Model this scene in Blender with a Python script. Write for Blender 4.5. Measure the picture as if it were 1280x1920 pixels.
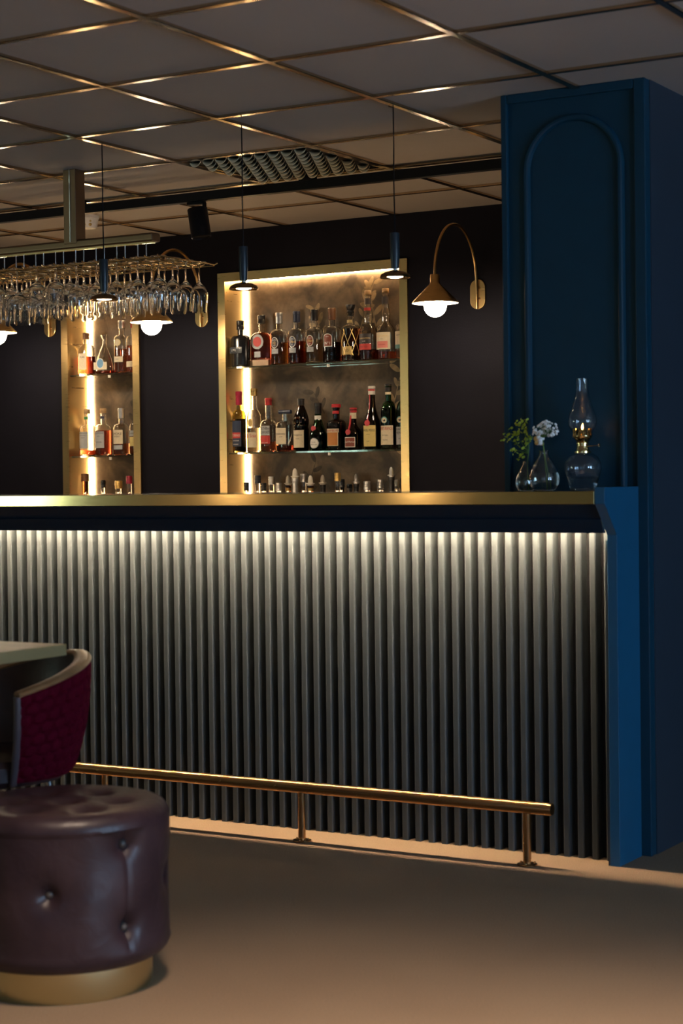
import bpy, math, random
from mathutils import Vector, Matrix
random.seed(7)
for o in list(bpy.data.objects): bpy.data.objects.remove(o)
S = bpy.context.scene
COL = S.collection
PI = math.pi
R = math.radians

# ------------------------------------------------------------------ camera
HC = 1.18
yaw, pitch, roll, FPX = .536, .018, .0126, 3425.0
fwd = Vector((-math.sin(yaw)*math.cos(pitch), math.cos(yaw)*math.cos(pitch), -math.sin(pitch)))
rgt = Vector((math.cos(yaw), math.sin(yaw), 0))
dwn = fwd.cross(rgt)
R_ = rgt*math.cos(roll) + dwn*math.sin(roll)
D_ = -rgt*math.sin(roll) + dwn*math.cos(roll)
cd = bpy.data.cameras.new('camera'); cam = bpy.data.objects.new('camera', cd); COL.objects.link(cam)
M = Matrix.Identity(4)
for i in range(3):
    M[i][0] = R_[i]; M[i][1] = -D_[i]; M[i][2] = -fwd[i]
M[0][3], M[1][3], M[2][3] = 0, 0, HC
cam.matrix_world = M
cd.sensor_fit = 'VERTICAL'; cd.sensor_height = 36.0; cd.sensor_width = 24.0
cd.lens = FPX/1920*36.0
cd.clip_start = .05; cd.clip_end = 60
cd.dof.use_dof = True; cd.dof.focus_distance = 7.6; cd.dof.aperture_fstop = 4.5
S.camera = cam

# ------------------------------------------------------------------ exposure / world
vs = S.view_settings
vs.view_transform = 'Standard'; vs.look = 'None'; vs.gamma = 1.0; vs.use_curve_mapping = False
vs.exposure = 0.0
S.cycles.max_bounces = 28; S.cycles.transmission_bounces = 28; S.cycles.transparent_max_bounces = 28; S.cycles.glossy_bounces = 8
w = bpy.data.worlds.new('world'); S.world = w; w.use_nodes = True
w.node_tree.nodes['Background'].inputs[0].default_value = (.25, .4, .7, 1)
w.node_tree.nodes['Background'].inputs[1].default_value = .02

# light strengths (emission)
E_FASCIA = 1550.0       # led strip under the bar fascia
E_NICHE = 42.0        # led tapes in the wall cabinets
E_GLOBE = 110.0        # sconce globes
E_PENDANT = 60.0      # pendant bulbs
E_FLAME = 25.0; E_STAFF = 78.0   # E_STAFF: strip added behind the bar top to brighten ceiling and bottles
E_WIN_LEFT = 9.0; E_WIN_BACK = 5.5; E_WIN_RIGHT = 24.0
P_DOWN = 380.0         # each added, unseen ceiling spot over the seating area (W)
WARM = (1.0, .62, .30); WARM2 = (1.0, .74, .46); COOL = (.42, .68, 1.0)

# ------------------------------------------------------------------ materials
MAT = {}
def newmat(name):
    m = bpy.data.materials.new(name); m.use_nodes = True; MAT[name] = m
    return m, m.node_tree.nodes, m.node_tree.links, m.node_tree.nodes['Principled BSDF']
def setp(b, **k):
    names = dict(base='Base Color', rough='Roughness', metal='Metallic', trans='Transmission Weight', ior='IOR',
                 spec='Specular IOR Level', coat='Coat Weight', coatr='Coat Roughness', sheen='Sheen Weight', sheenr='Sheen Roughness',
                 aniso='Anisotropic', sheent='Sheen Tint')
    for kk, v in k.items():
        i = b.inputs[names[kk]]
        i.default_value = (*v, 1) if isinstance(v, tuple) else v
def simple(name, base, rough=.5, metal=0, var=.08, scale=40, bump=0, bscale=None, **k):
    """principled material whose colour and gloss wander slightly with object-space noise"""
    m, N, L, b = newmat(name)
    setp(b, base=base, rough=rough, metal=metal, **k)
    tc = N.new('ShaderNodeTexCoord'); nz = N.new('ShaderNodeTexNoise')
    nz.inputs['Scale'].default_value = scale; nz.inputs['Detail'].default_value = 4
    L.new(tc.outputs['Object'], nz.inputs['Vector'])
    cr = N.new('ShaderNodeValToRGB')
    lo = tuple(max(0, c*(1-var)) for c in base); hi = tuple(min(1, c*(1+var)) for c in base)
    cr.color_ramp.elements[0].color = (*lo, 1); cr.color_ramp.elements[1].color = (*hi, 1)
    cr.color_ramp.elements[0].position = .3; cr.color_ramp.elements[1].position = .7
    L.new(nz.outputs['Fac'], cr.inputs['Fac']); L.new(cr.outputs['Color'], b.inputs['Base Color'])
    if bump:
        n2 = N.new('ShaderNodeTexNoise'); n2.inputs['Scale'].default_value = bscale or scale*4; n2.inputs['Detail'].default_value = 3
        L.new(tc.outputs['Object'], n2.inputs['Vector'])
        bp = N.new('ShaderNodeBump'); bp.inputs['Strength'].default_value = bump; bp.inputs['Distance'].default_value = .002
        L.new(n2.outputs['Fac'], bp.inputs['Height']); L.new(bp.outputs['Normal'], b.inputs['Normal'])
    return m
def emis(name, col, strength):
    m, N, L, b = newmat(name)
    e = N.new('ShaderNodeEmission'); e.inputs[0].default_value = (*col, 1); e.inputs[1].default_value = strength
    L.new(e.outputs[0], N['Material Output'].inputs[0])
    return m
def glass(name, col=(1, 1, 1), rough=0.0, ior=1.5):
    m, N, L, b = newmat(name)
    setp(b, base=col, rough=rough, trans=1.0, ior=ior)
    return m
def brushed(name, base, rough=.25, stretch=(1, 1, 60), amt=.12):
    m, N, L, b = newmat(name)
    setp(b, base=base, rough=rough, metal=1.0)
    tc = N.new('ShaderNodeTexCoord'); mp = N.new('ShaderNodeMapping'); mp.inputs['Scale'].default_value = stretch
    nz = N.new('ShaderNodeTexNoise'); nz.inputs['Scale'].default_value = 12; nz.inputs['Detail'].default_value = 5
    L.new(tc.outputs['Object'], mp.inputs[0]); L.new(mp.outputs[0], nz.inputs['Vector'])
    mr = N.new('ShaderNodeMapRange'); mr.inputs['To Min'].default_value = max(.02, rough-amt); mr.inputs['To Max'].default_value = rough+amt
    L.new(nz.outputs['Fac'], mr.inputs['Value']); L.new(mr.outputs[0], b.inputs['Roughness'])
    return m

simple('panel_blue_shaded', (.0045, .037, .068), .40, var=.04, scale=15, bump=.15, bscale=220, spec=.28)  # the end panel's blue, darkened for the dimly lit pillar front
simple('panel_blue', (.007, .085, .18), .45, var=.04, scale=15, bump=.1, bscale=220)
simple('room_plaster', (.36, .29, .22), .7, var=.05, scale=5, bump=.2, bscale=120)
simple('grey_paint', (.022, .034, .052), .5, var=.06, scale=6, bump=.2, bscale=200)
simple('slat_back', (.002, .002, .004), .8)
simple('fascia_paint', (.009, .020, .038), .5, var=.05, scale=9, spec=.12)
simple('slat_paint', (.044, .053, .060), .5, var=.05, scale=14, bump=.05, bscale=120, spec=.25)
simple('wall_paint', (.0082, .0080, .0135), .75, var=.10, scale=5, bump=.25, bscale=150, spec=.12)
simple('black_lacquer', (.012, .013, .016), .12, var=.1, scale=9)
simple('black_metal', (.005, .005, .007), .5, var=.1, spec=.15)
simple('tube_metal', (.016, .026, .036), .35, var=.1)
simple('tile_white', (.47, .43, .405), .8, var=.03, scale=3, bump=.3, bscale=260)
brushed('grid_metal', (.58, .45, .31), .17, (1, 1, 1), .03)
brushed('brass', (.73, .54, .25), .11, (1, 1, 30), .04)
brushed('brass_dark', (.44, .26, .12), .25, (3, 3, 3), .06)
brushed('brass_satin', (.66, .44, .19), .30, (1, 1, 40), .08)
brushed('brass_brushed', (.72, .58, .30), .48, (4, 4, 4), .05)
simple('blade_metal', (.80, .68, .48), .35, spec=.6)
brushed('ring_brass', (.66, .58, .33), .34, (1, 1, 40), .06)
brushed('brass_panel', (.70, .48, .20), .30, (.6, .6, 9), .07)
brushed('rack_gold', (.82, .60, .30), .22, (4, 4, 4), .06)
brushed('rack_wood_metal', (.27, .17, .10), .42, (2, 2, 2), .08)
brushed('steel', (.75, .75, .74), .2, (3, 3, 3), .06)
brushed('chrome', (.70, .78, .86), .10, (3, 3, 3), .03)
simple('detector_plastic', (.85, .80, .72), .5)
simple('white_enamel', (.85, .82, .76), .35, var=.02)
glass('clear_glass', (.985, .99, .985)); glass('glass_green', (.02, .30, .05)); glass('glass_brown', (.10, .028, .008))
glass('glass_dark', (.015, .012, .010)); glass('glass_olive', (.55, .48, .16)); glass('shelf_glass', (.80, .95, .88))
glass('liq_amber', (.85, .36, .10), ior=1.36); glass('liq_red', (.55, .085, .04), ior=1.36); glass('liq_dark', (.20, .035, .015), ior=1.36)
glass('liq_pink', (.80, .28, .15), ior=1.36); glass('liq_pale', (.93, .80, .55), ior=1.36); glass('liq_black', (.03, .012, .01), ior=1.36)
glass('water', (.93, .97, .93), ior=1.33)
glass('lamp_glass', (.90, .94, .97))
simple('black_bottle', (.010, .010, .012), .18)
for n, c, r in (('cap_black', (.012, .012, .014), .3), ('cap_red', (.55, .03, .04), .35), ('cap_wine', (.35, .012, .05), .3), ('cap_silver', (.55, .56, .58), .3),
                ('cap_gold', (.62, .42, .15), .3), ('cap_cork', (.55, .36, .18), .6), ('cap_navy', (.02, .03, .07), .35), ('cap_white', (.82, .78, .70), .4),
                ('cap_brown', (.16, .07, .03), .4), ('cap_green', (.05, .22, .07), .4), ('label_cream', (.72, .63, .46), .7), ('label_white', (.82, .82, .78), .7),
                ('label_grey', (.42, .44, .46), .6), ('label_red', (.55, .05, .045), .6), ('label_pink', (.72, .24, .20), .6), ('label_dark', (.045, .035, .035), .5),
                ('label_brownred', (.22, .05, .03), .5), ('label_yellow', (.72, .58, .22), .7), ('label_blue', (.10, .28, .50), .5), ('label_teal', (.10, .28, .28), .6),
                ('label_gold', (.55, .40, .16), .4), ('label_orange', (.55, .22, .06), .6), ('label_navy', (.02, .035, .08), .4),
                ('ink_dark', (.03, .025, .025), .6), ('ink_light', (.85, .82, .75), .6), ('ink_red', (.45, .03, .03), .6), ('ink_gold', (.75, .52, .18), .4),
                ('block_wood', (.50, .34, .22), .6), ('stem_green', (.10, .22, .04), .5), ('leaf_green', (.42, .55, .05), .55), ('petal_white', (.85, .85, .84), .6),
                ('petal_cream', (.75, .50, .16), .6), ('wick', (.6, .55, .4), .8), ('rubber', (.02, .02, .02), .7)):
    simple(n, c, r, var=.05, scale=120)
MAT['cap_silver'].node_tree.nodes['Principled BSDF'].inputs['Metallic'].default_value = .8
MAT['cap_gold'].node_tree.nodes['Principled BSDF'].inputs['Metallic'].default_value = .8
simple('wood_table', (.50, .34, .18), .4, var=.2, scale=8)
simple('rim_leather', (.30, .16, .07), .36, var=.2, scale=20, bump=.3, bscale=90)
simple('dark_leather', (.045, .022, .018), .42, var=.2, scale=20, bump=.3, bscale=90)
simple('piping', (.07, .055, .065), .35)
emis('e_down', WARM2, 8.0); emis('e_room', (1.0, .72, .42), 12.0); emis('e_staff', (1.0, .66, .36), E_STAFF); emis('e_fascia', WARM2, E_FASCIA); emis('e_niche_top', (1.0, .72, .40), E_NICHE*2.6); emis('e_niche_narrow', (1.0, .72, .40), E_NICHE*1.6); emis('e_niche', (1.0, .72, .40), E_NICHE); emis('e_globe', (1.0, .80, .56), E_GLOBE)
emis('e_pendant', (1.0, .72, .42), E_PENDANT); emis('e_flame', (1.0, .5, .15), E_FLAME)
emis('e_win_left', (.72, 1.0, .86), E_WIN_LEFT); emis('e_win_back', COOL, E_WIN_BACK); emis('e_win_right', COOL, E_WIN_RIGHT)

def carpet():
    m, N, L, b = newmat('carpet')
    setp(b, rough=.95, spec=.15)
    tc = N.new('ShaderNodeTexCoord')
    n1 = N.new('ShaderNodeTexNoise'); n1.inputs['Scale'].default_value = 1.6; n1.inputs['Detail'].default_value = 3
    n2 = N.new('ShaderNodeTexNoise'); n2.inputs['Scale'].default_value = 260; n2.inputs['Detail'].default_value = 2
    for n in (n1, n2): L.new(tc.outputs['Object'], n.inputs['Vector'])
    mx = N.new('ShaderNodeMix'); mx.data_type = 'RGBA'; mx.inputs[6].default_value = (.235, .160, .105, 1); mx.inputs[7].default_value = (.315, .225, .150, 1)
    L.new(n1.outputs['Fac'], mx.inputs[0])
    m2 = N.new('ShaderNodeMix'); m2.data_type = 'RGBA'; m2.blend_type = 'MULTIPLY'; m2.inputs[0].default_value = .55
    cr = N.new('ShaderNodeValToRGB'); cr.color_ramp.elements[0].position = .3; cr.color_ramp.elements[1].position = .6
    cr.color_ramp.elements[0].color = (.6, .6, .6, 1)
    L.new(n2.outputs['Fac'], cr.inputs[0]); L.new(mx.outputs[2], m2.inputs[6]); L.new(cr.outputs[0], m2.inputs[7])
    L.new(m2.outputs[2], b.inputs['Base Color'])
    bp = N.new('ShaderNodeBump'); bp.inputs['Strength'].default_value = .7; bp.inputs['Distance'].default_value = .004
    L.new(n2.outputs['Fac'], bp.inputs['Height']); L.new(bp.outputs[0], b.inputs['Normal'])
carpet()
def patina():
    m, N, L, b = newmat('patina')
    setp(b, rough=.45, metal=.25)
    tc = N.new('ShaderNodeTexCoord')
    n1 = N.new('ShaderNodeTexNoise'); n1.inputs['Scale'].default_value = 5; n1.inputs['Detail'].default_value = 7; n1.inputs['Distortion'].default_value = .8
    n2 = N.new('ShaderNodeTexNoise'); n2.inputs['Scale'].default_value = 60; n2.inputs['Detail'].default_value = 4
    for n in (n1, n2): L.new(tc.outputs['Object'], n.inputs['Vector'])
    cr = N.new('ShaderNodeValToRGB'); cr.color_ramp.elements[0].position = .38; cr.color_ramp.elements[1].position = .72
    cr.color_ramp.elements[0].color = (.034, .023, .015, 1); cr.color_ramp.elements[1].color = (.19, .130, .078, 1)
    L.new(n1.outputs['Fac'], cr.inputs[0])
    m2 = N.new('ShaderNodeMix'); m2.data_type = 'RGBA'; m2.blend_type = 'OVERLAY'; m2.inputs[0].default_value = .35
    L.new(cr.outputs[0], m2.inputs[6]); L.new(n2.outputs['Fac'], m2.inputs[7]); L.new(m2.outputs[2], b.inputs['Base Color'])
patina()
simple('leaf_print', (.26, .18, .10), .45, metal=.5, var=.4, scale=30)
simple('leaf_print_dark', (.05, .035, .022), .45, metal=.4, var=.4, scale=30)
def leather():
    m, N, L, b = newmat('purple_leather')
    setp(b, rough=.36, spec=.4)
    tc = N.new('ShaderNodeTexCoord')
    n1 = N.new('ShaderNodeTexNoise'); n1.inputs['Scale'].default_value = 7; n1.inputs['Detail'].default_value = 5
    L.new(tc.outputs['Object'], n1.inputs['Vector'])
    cr = N.new('ShaderNodeValToRGB'); cr.color_ramp.elements[0].position = .3; cr.color_ramp.elements[1].position = .75
    cr.color_ramp.elements[0].color = (.019, .010, .015, 1); cr.color_ramp.elements[1].color = (.048, .027, .032, 1)
    L.new(n1.outputs['Fac'], cr.inputs[0]); L.new(cr.outputs[0], b.inputs['Base Color'])
    mr = N.new('ShaderNodeMapRange'); mr.inputs['To Min'].default_value = .30; mr.inputs['To Max'].default_value = .50
    L.new(n1.outputs['Fac'], mr.inputs[0]); L.new(mr.outputs[0], b.inputs['Roughness'])
    n2 = N.new('ShaderNodeTexNoise'); n2.inputs['Scale'].default_value = 16; n2.inputs['Detail'].default_value = 6; n2.inputs['Distortion'].default_value = 1.2
    L.new(tc.outputs['Object'], n2.inputs['Vector'])
    bp = N.new('ShaderNodeBump'); bp.inputs['Strength'].default_value = .25; bp.inputs['Distance'].default_value = .01
    L.new(n2.outputs['Fac'], bp.inputs['Height']); L.new(bp.outputs[0], b.inputs['Normal'])
leather()
simple('button_grey', (.07, .06, .055), .3)
simple('velvet', (.075, .0008, .010), .8, var=.12, scale=60, spec=.06, sheen=.25, sheenr=.35, sheent=(.5, .01, .07))

# ------------------------------------------------------------------ mesh helpers
class MB:
    def __init__(s): s.v = []; s.f = []; s.m = []; s.sm = []
    def add(s, vs, fs, mi=0, smooth=False):
        o = len(s.v); s.v += [tuple(p) for p in vs]
        for f in fs: s.f.append(tuple(i+o for i in f)); s.m.append(mi); s.sm.append(smooth)
        return s
    def box(s, x0, x1, y0, y1, z0, z1, mi=0):
        v = [(x, y, z) for x in (x0, x1) for y in (y0, y1) for z in (z0, z1)]
        return s.add(v, [(0, 1, 3, 2), (4, 6, 7, 5), (0, 4, 5, 1), (2, 3, 7, 6), (0, 2, 6, 4), (1, 5, 7, 3)], mi)
    def lathe(s, prof, c=(0, 0, 0), seg=32, mi=0, sx=1, sy=1, sq=1.0, smooth=True, axis='z', closed=False, caps=True):
        """revolve (radius, height) pairs; sq < 1 squares the section off"""
        n = len(prof); vs = []
        def se(a):
            ca, sa = math.cos(a), math.sin(a)
            return math.copysign(abs(ca)**sq, ca), math.copysign(abs(sa)**sq, sa)
        for r, z in prof:
            for k in range(seg):
                ca, sa = se(2*PI*k/seg)
                p = (r*ca*sx, r*sa*sy, z)
                if axis == 'y': p = (p[0], p[2], p[1])
                if axis == 'x': p = (p[2], p[0], p[1])
                vs.append((p[0]+c[0], p[1]+c[1], p[2]+c[2]))
        fs = []
        for i in range(n-1 if not closed else n):
            j = (i+1) % n
            for k in range(seg):
                q = (k+1) % seg
                fs.append((i*seg+k, i*seg+q, j*seg+q, j*seg+k))
        if axis == 'y': fs = [f[::-1] for f in fs]
        if not closed and caps:
            a, b = tuple(range(seg))[::-1], tuple(range((n-1)*seg, n*seg))
            if axis == 'y': a, b = a[::-1], b[::-1]
            if prof[0][0] > 1e-6: fs.append(a)
            if prof[-1][0] > 1e-6: fs.append(b)
        return s.add(vs, fs, mi, smooth)
    def cyl(s, c, r, z0, z1, seg=24, mi=0, axis='z', smooth=True):
        return s.lathe([(r, z0), (r, z1)], c, seg, mi, axis=axis, smooth=smooth)
    def ball(s, c, r, seg=20, rings=12, mi=0, sx=1, sy=1, sz=1):
        pr = [(max(1e-5, r*math.sin(PI*i/rings)), -r*sz*math.cos(PI*i/rings)) for i in range(rings+1)]
        return s.lathe(pr, c, seg, mi, sx, sy)
    def tube(s, pts, r, seg=10, mi=0, rads=None, cap=True):
        pts = [Vector(p) for p in pts]; vs = []; n = len(pts)
        t = (pts[1]-pts[0]).normalized(); u = t.orthogonal().normalized()
        for i, p in enumerate(pts):
            t = (pts[min(i+1, n-1)]-pts[max(i-1, 0)]).normalized()
            u = (u-t*u.dot(t)).normalized(); w_ = t.cross(u); rr = rads[i] if rads else r
            for k in range(seg):
                a = 2*PI*k/seg; vs.append(p+u*rr*math.cos(a)+w_*rr*math.sin(a))
        fs = [(i*seg+k, i*seg+(k+1) % seg, (i+1)*seg+(k+1) % seg, (i+1)*seg+k) for i in range(n-1) for k in range(seg)]
        if cap: fs += [tuple(range(seg))[::-1], tuple(range((n-1)*seg, n*seg))]
        return s.add(vs, fs, mi, True)
    def prism(s, poly, a, b, axis='x', mi=0, smooth=False):
        """extrude a 2-D outline between a and b along an axis; outline coords are the other two axes in order"""
        n = len(poly)
        def P(p, t):
            return (t, p[0], p[1]) if axis == 'x' else (p[0], t, p[1]) if axis == 'y' else (p[0], p[1], t)
        vs = [P(p, a) for p in poly]+[P(p, b) for p in poly]
        s.add(vs, [tuple(range(n)), tuple(range(n, 2*n))[::-1]], mi)
        o = len(s.v)-2*n
        for i in range(n):
            j = (i+1) % n; s.f.append((o+i, o+n+i, o+n+j, o+j)); s.m.append(mi); s.sm.append(smooth)
        return s
    def build(s, name, mats, parent=None, bevel=0, loc=None, fixn=False):
        me = bpy.data.meshes.new(name); me.from_pydata(s.v, [], s.f)
        if isinstance(mats, str): mats = [mats]
        for m in mats: me.materials.append(MAT[m])
        me.polygons.foreach_set('material_index', s.m); me.polygons.foreach_set('use_smooth', s.sm)
        if fixn:
            import bmesh
            bm = bmesh.new(); bm.from_mesh(me); bmesh.ops.recalc_face_normals(bm, faces=bm.faces); bm.to_mesh(me); bm.free()
        me.update()
        if any(s.sm): me.set_sharp_from_angle(angle=math.radians(38))
        o = bpy.data.objects.new(name, me); COL.objects.link(o)
        if parent: o.parent = parent
        if loc: o.location = loc
        if bevel:
            b = o.modifiers.new('bevel', 'BEVEL'); b.width = bevel; b.segments = 2; b.limit_method = 'ANGLE'; b.angle_limit = math.radians(40)
        return o
def tag(o, label=None, cat=None, group=None, kind=None):
    if label: o['label'] = label
    if cat: o['category'] = cat
    if group: o['group'] = group
    if kind: o['kind'] = kind
    return o
def empty(name, loc=(0, 0, 0), label=None, cat=None, group=None, rz=0):
    o = bpy.data.objects.new(name, None); o.empty_display_size = .05; COL.objects.link(o); o.location = loc; o.rotation_euler = (0, 0, rz)
    return tag(o, label, cat, group)
def children(o): return [c for c in bpy.data.objects if c.parent is o]
def copy_tree(o, parent=None):
    c = o.copy(); COL.objects.link(c)
    if parent is not None: c.parent = parent; 
    for ch in children(o): copy_tree(ch, c)
    return c
def struct(mb, name, mats, **k):
    o = mb.build(name, mats, **k); o['kind'] = 'structure'; return o
TXT = {}
def text_mesh(s):
    """letters as a flat mesh, height of a capital = 1, centred on the origin"""
    if s in TXT: return TXT[s]
    c = bpy.data.curves.new('t', 'FONT'); c.body = s; c.align_x = 'CENTER'; c.resolution_u = 2
    o = bpy.data.objects.new('t', c); COL.objects.link(o)
    bpy.context.view_layer.update()
    ev = o.evaluated_get(bpy.context.evaluated_depsgraph_get()); me = ev.to_mesh()
    v = [tuple(p.co) for p in me.vertices]; f = [tuple(p.vertices) for p in me.polygons]
    ev.to_mesh_clear(); bpy.data.objects.remove(o); bpy.data.curves.remove(c)
    xs = [p[0] for p in v]; ys = [p[1] for p in v]
    cx, cy = (min(xs)+max(xs))/2, (min(ys)+max(ys))/2; w_, h = max(xs)-min(xs), max(ys)-min(ys)
    TXT[s] = ([((p[0]-cx)/h, (p[1]-cy)/h) for p in v], f, w_/h)
    return TXT[s]

# ------------------------------------------------------------------ the room
ZC = 2.402; YW = 7.42
XL, XR, YB = -9.0, 3.6, -2.6
struct(MB().box(XL-.2, XR+.2, YB-.2, YW+.4, -.12, 0), 'floor', 'carpet')
struct(MB().box(XL-.2, XR+.2, YB-.2, YW+.4, ZC, ZC+.12), 'ceiling', 'tile_white')
# exposed grid of the ceiling, 600 mm squares
GX, GY = -4.687, 4.482
g = MB()
for k in range(-7, 14):
    x = GX+.6*k
    g.prism([(x-.012, ZC-.0005), (x-.012, ZC-.008), (x-.010, ZC-.010), (x+.010, ZC-.010), (x+.012, ZC-.008), (x+.012, ZC-.0005)], YB, YW, 'y')
for k in range(-11, 5):
    y = GY+.6*k
    g.prism([(y-.012, ZC-.0005), (y-.012, ZC-.0075), (y-.010, ZC-.0095), (y+.010, ZC-.0095), (y+.012, ZC-.0075), (y+.012, ZC-.0005)], XL, XR, 'x')
struct(g, 'trim_1', 'grid_metal', fixn=True)
# back wall with two recesses for the display cabinets
NR = (-5.08, -4.04, .84, 2.185)   # x0 x1 z0 z1 of the wide recess
NL = (-6.065, -5.58, .84, 2.185)
wb = MB()
Y1 = YW+.25
for x0, x1 in ((XL, NL[0]), (NL[1], NR[0]), (NR[1], XR)): wb.box(x0, x1, YW, Y1, 0, ZC)
for n in (NL, NR):
    wb.box(n[0], n[1], YW, Y1, 0, n[2]); wb.box(n[0], n[1], YW, Y1, n[3], ZC)
    wb.box(n[0]-.01, n[1]+.01, Y1-.02, Y1+.01, n[2]-.01, n[3]+.01)
struct(wb, 'wall_back', 'wall_paint')
def wall_with_windows(name, axis, at, lo, hi, wins, z0, z1, emat, wn):
    m = MB(); t = .15; out = -1 if at < 0 else 1
    a0, a1 = (at-t, at) if out < 0 else (at, at+t)
    def bx(mb, u0, u1, zz0, zz1, p0=a0, p1=a1):
        if axis == 'x': mb.box(p0, p1, u0, u1, zz0, zz1)
        else: mb.box(u0, u1, p0, p1, zz0, zz1)
    prev = lo
    for u0, u1 in wins:
        bx(m, prev, u0, 0, ZC); bx(m, u0, u1, 0, z0); bx(m, u0, u1, z1, ZC); prev = u1
    bx(m, prev, hi, 0, ZC)
    struct(m, name, 'room_plaster')
    for u0, u1 in wins:
        fr = MB(); e = .05; d0, d1 = (at-.10, at-.04) if out < 0 else (at+.04, at+.10)
        for q in ((u0, u1, z0, z0+e), (u0, u1, z1-e, z1), (u0, u0+e, z0+e, z1-e), (u1-e, u1, z0+e, z1-e), ((u0+u1)/2-.02, (u0+u1)/2+.02, z0+e, z1-e)):
            bx(fr, *q, d0, d1)
        o = struct(fr, 'window_%d' % wn, 'white_enamel'); wn += 1
        pn = MB(); p0, p1 = (at-.13, at-.11) if out < 0 else (at+.11, at+.13)
        bx(pn, u0, u1, z0, z1, p0, p1)
        pn.build('pane', emat, o)
    return wn
wn = wall_with_windows('wall_left', 'x', XL, YB, YW, [(-.85, .5)], .9, 2.1, 'e_win_left', 1)
wn = wall_with_windows('wall_front', 'y', YB, XL, XR, [(-1.6, -1.3), (-.3, 0), (1.0, 1.3), (2.3, 2.6)], .8, 2.1, 'e_win_back', wn)
wn = wall_with_windows('wall_right', 'x', XR, YB, YW, [(1.2, 2.2), (3.0, 4.0)], .6, 2.15, 'e_win_right', wn)

# downlights added out of view to warm the floor before the bar
for dx, dy, wds in ((-1.79, 2.68, 'nearest the bar middle'), (-.59, 2.68, 'nearest the pillar'), (-.59, .88, 'nearest the windows')):
    t = empty('fill_downlight', (dx, dy, ZC), 'added unseen round ceiling light, '+wds, 'fill_downlight', 'added ceiling lights')
    MB().lathe([(.040, -.0005), (.052, -.0005), (.052, -.006), (.040, -.006)], seg=32, closed=True).build('trim_ring', 'brass_satin', t)
    MB().lathe([(.0001, -.0006), (.039, -.0006), (.039, -.003), (.0001, -.003)], seg=28).build('lens', 'e_down', t)
    ld = bpy.data.lights.new('fill_beam', 'SPOT'); ld.energy = P_DOWN; ld.color = (1.0, .76, .56); ld.spot_size = R(84); ld.spot_blend = .8; ld.shadow_soft_size = .16
    lo_ = bpy.data.objects.new('fill_beam', ld); COL.objects.link(lo_); lo_.parent = t; lo_.location = (0, 0, -.012)

for gx, gy, wds in ((-6.8, YB, 'nearer the windows'), (-8.55, YB, 'in the far left corner')):  # unseen globes added to give the brass edge its warm reflections
    t = empty('added_globe', (gx, gy, 1.12), 'added unseen glowing globe on the far wall, '+wds, 'wall lamp', 'added glowing globes')
    MB().lathe([(.0001, 0), (.05, 0), (.05, .015), (.0001, .018)], seg=28, axis='y').build('wall_plate', 'brass_satin', t)
    MB().ball((0, .10, 0), .075, 28, 18).build('globe', 'e_room', t)

# ------------------------------------------------------------------ bar front, bar top, pillar
bar = empty('bar_counter', (-2.11, 5.2, 0), 'dark bar counter front of upright grey slats lit from under its ledge', 'bar counter')
def W(mb): # shift world coordinates into a parent's frame
    return mb
def wbuild(mb, name, mats, parent, **k):
    p = parent.location
    q = parent
    while q.parent: q = q.parent; p = p+q.location
    mb.v = [(a-p[0], b-p[1], c-p[2]) for a, b, c in mb.v]
    return mb.build(name, mats, parent, **k)
BX0 = -7.4
sl = MB(); pitch_ = .0476; yf, yg = 5.205, 5.246
x = -2.1405
while x > BX0:
    sl.prism([(x, yg), (x-.0012, yf+.003), (x-.0042, yf), (x-.0192, yf), (x-.0222, yf+.003), (x-.0234, yg)], 0, 1.07, 'z'); x -= pitch_
wbuild(sl, 'slatted_front', 'slat_paint', bar, fixn=True)
wbuild(MB().box(BX0, -2.13, yg, yg+.012, 0, 1.07), 'backing', 'slat_back', bar)
fs = MB()
fs.prism([(5.068, 1.094), (5.085, 1.094), (5.1347, 1.008), (5.119, 1.008), (5.0955, 1.050), (5.0995, 1.053)], BX0, -2.126, 'x')
wbuild(fs, 'ledge_board', 'fascia_paint', bar, fixn=True)
fs = MB().prism([(5.100, 1.094), (5.250, 1.094), (5.250, 1.080), (5.111, 1.080)], BX0, -2.126, 'x')
wbuild(fs, 'ledge_top', 'fascia_paint', bar, fixn=True)
wbuild(MB().box(BX0, -2.16, 5.143, 5.147, 1.075, 1.079), 'light_strip', 'e_fascia', bar)
ep = MB().prism([(5.048, 1.146), (5.048, 1.097), (5.14, 1.002), (5.14, 0), (5.318, 0), (5.318, 1.146)], -2.124, -2.092, 'x')
wbuild(ep, 'end_panel', 'panel_blue', bar, bevel=.0015, fixn=True)
wbuild(MB().box(-2.1275, -2.1245, 5.145, 5.20, 0, .985).box(-2.13, -2.1245, 5.142, 5.15, 0, .985), 'corner_trim', 'grey_paint', bar)
wbuild(MB().prism([(BX0, 5.255), (-2.13, 5.255), (-2.13, 5.316), (-2.556, 5.316), (-2.556, 5.60), (BX0, 5.60)], 0, 1.09, 'z'), 'carcass', 'black_metal', bar, fixn=True)
top = empty('countertop', (-2.13, 5.05, 1.097), 'long dark glossy bar top with a polished brass front edge', 'bar top')
t = MB().prism([(BX0, 5.058), (-2.126, 5.058), (-2.126, 5.316), (-2.554, 5.316), (-2.554, 5.80), (BX0, 5.80)], 1.098, 1.134, 'z')
wbuild(t, 'slab', 'black_lacquer', top, fixn=True)
wbuild(MB().box(BX0, -2.127, 5.050, 5.0575, 1.096, 1.135), 'brass_edge', 'brass', top, bevel=.0012)
wbuild(MB().box(-6.6, -2.62, 5.8003, 5.806, 1.104, 1.114), 'added_fill_strip', 'e_staff', top)  # added glow, hidden behind the slab, lifts ceiling and bottle fronts

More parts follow.
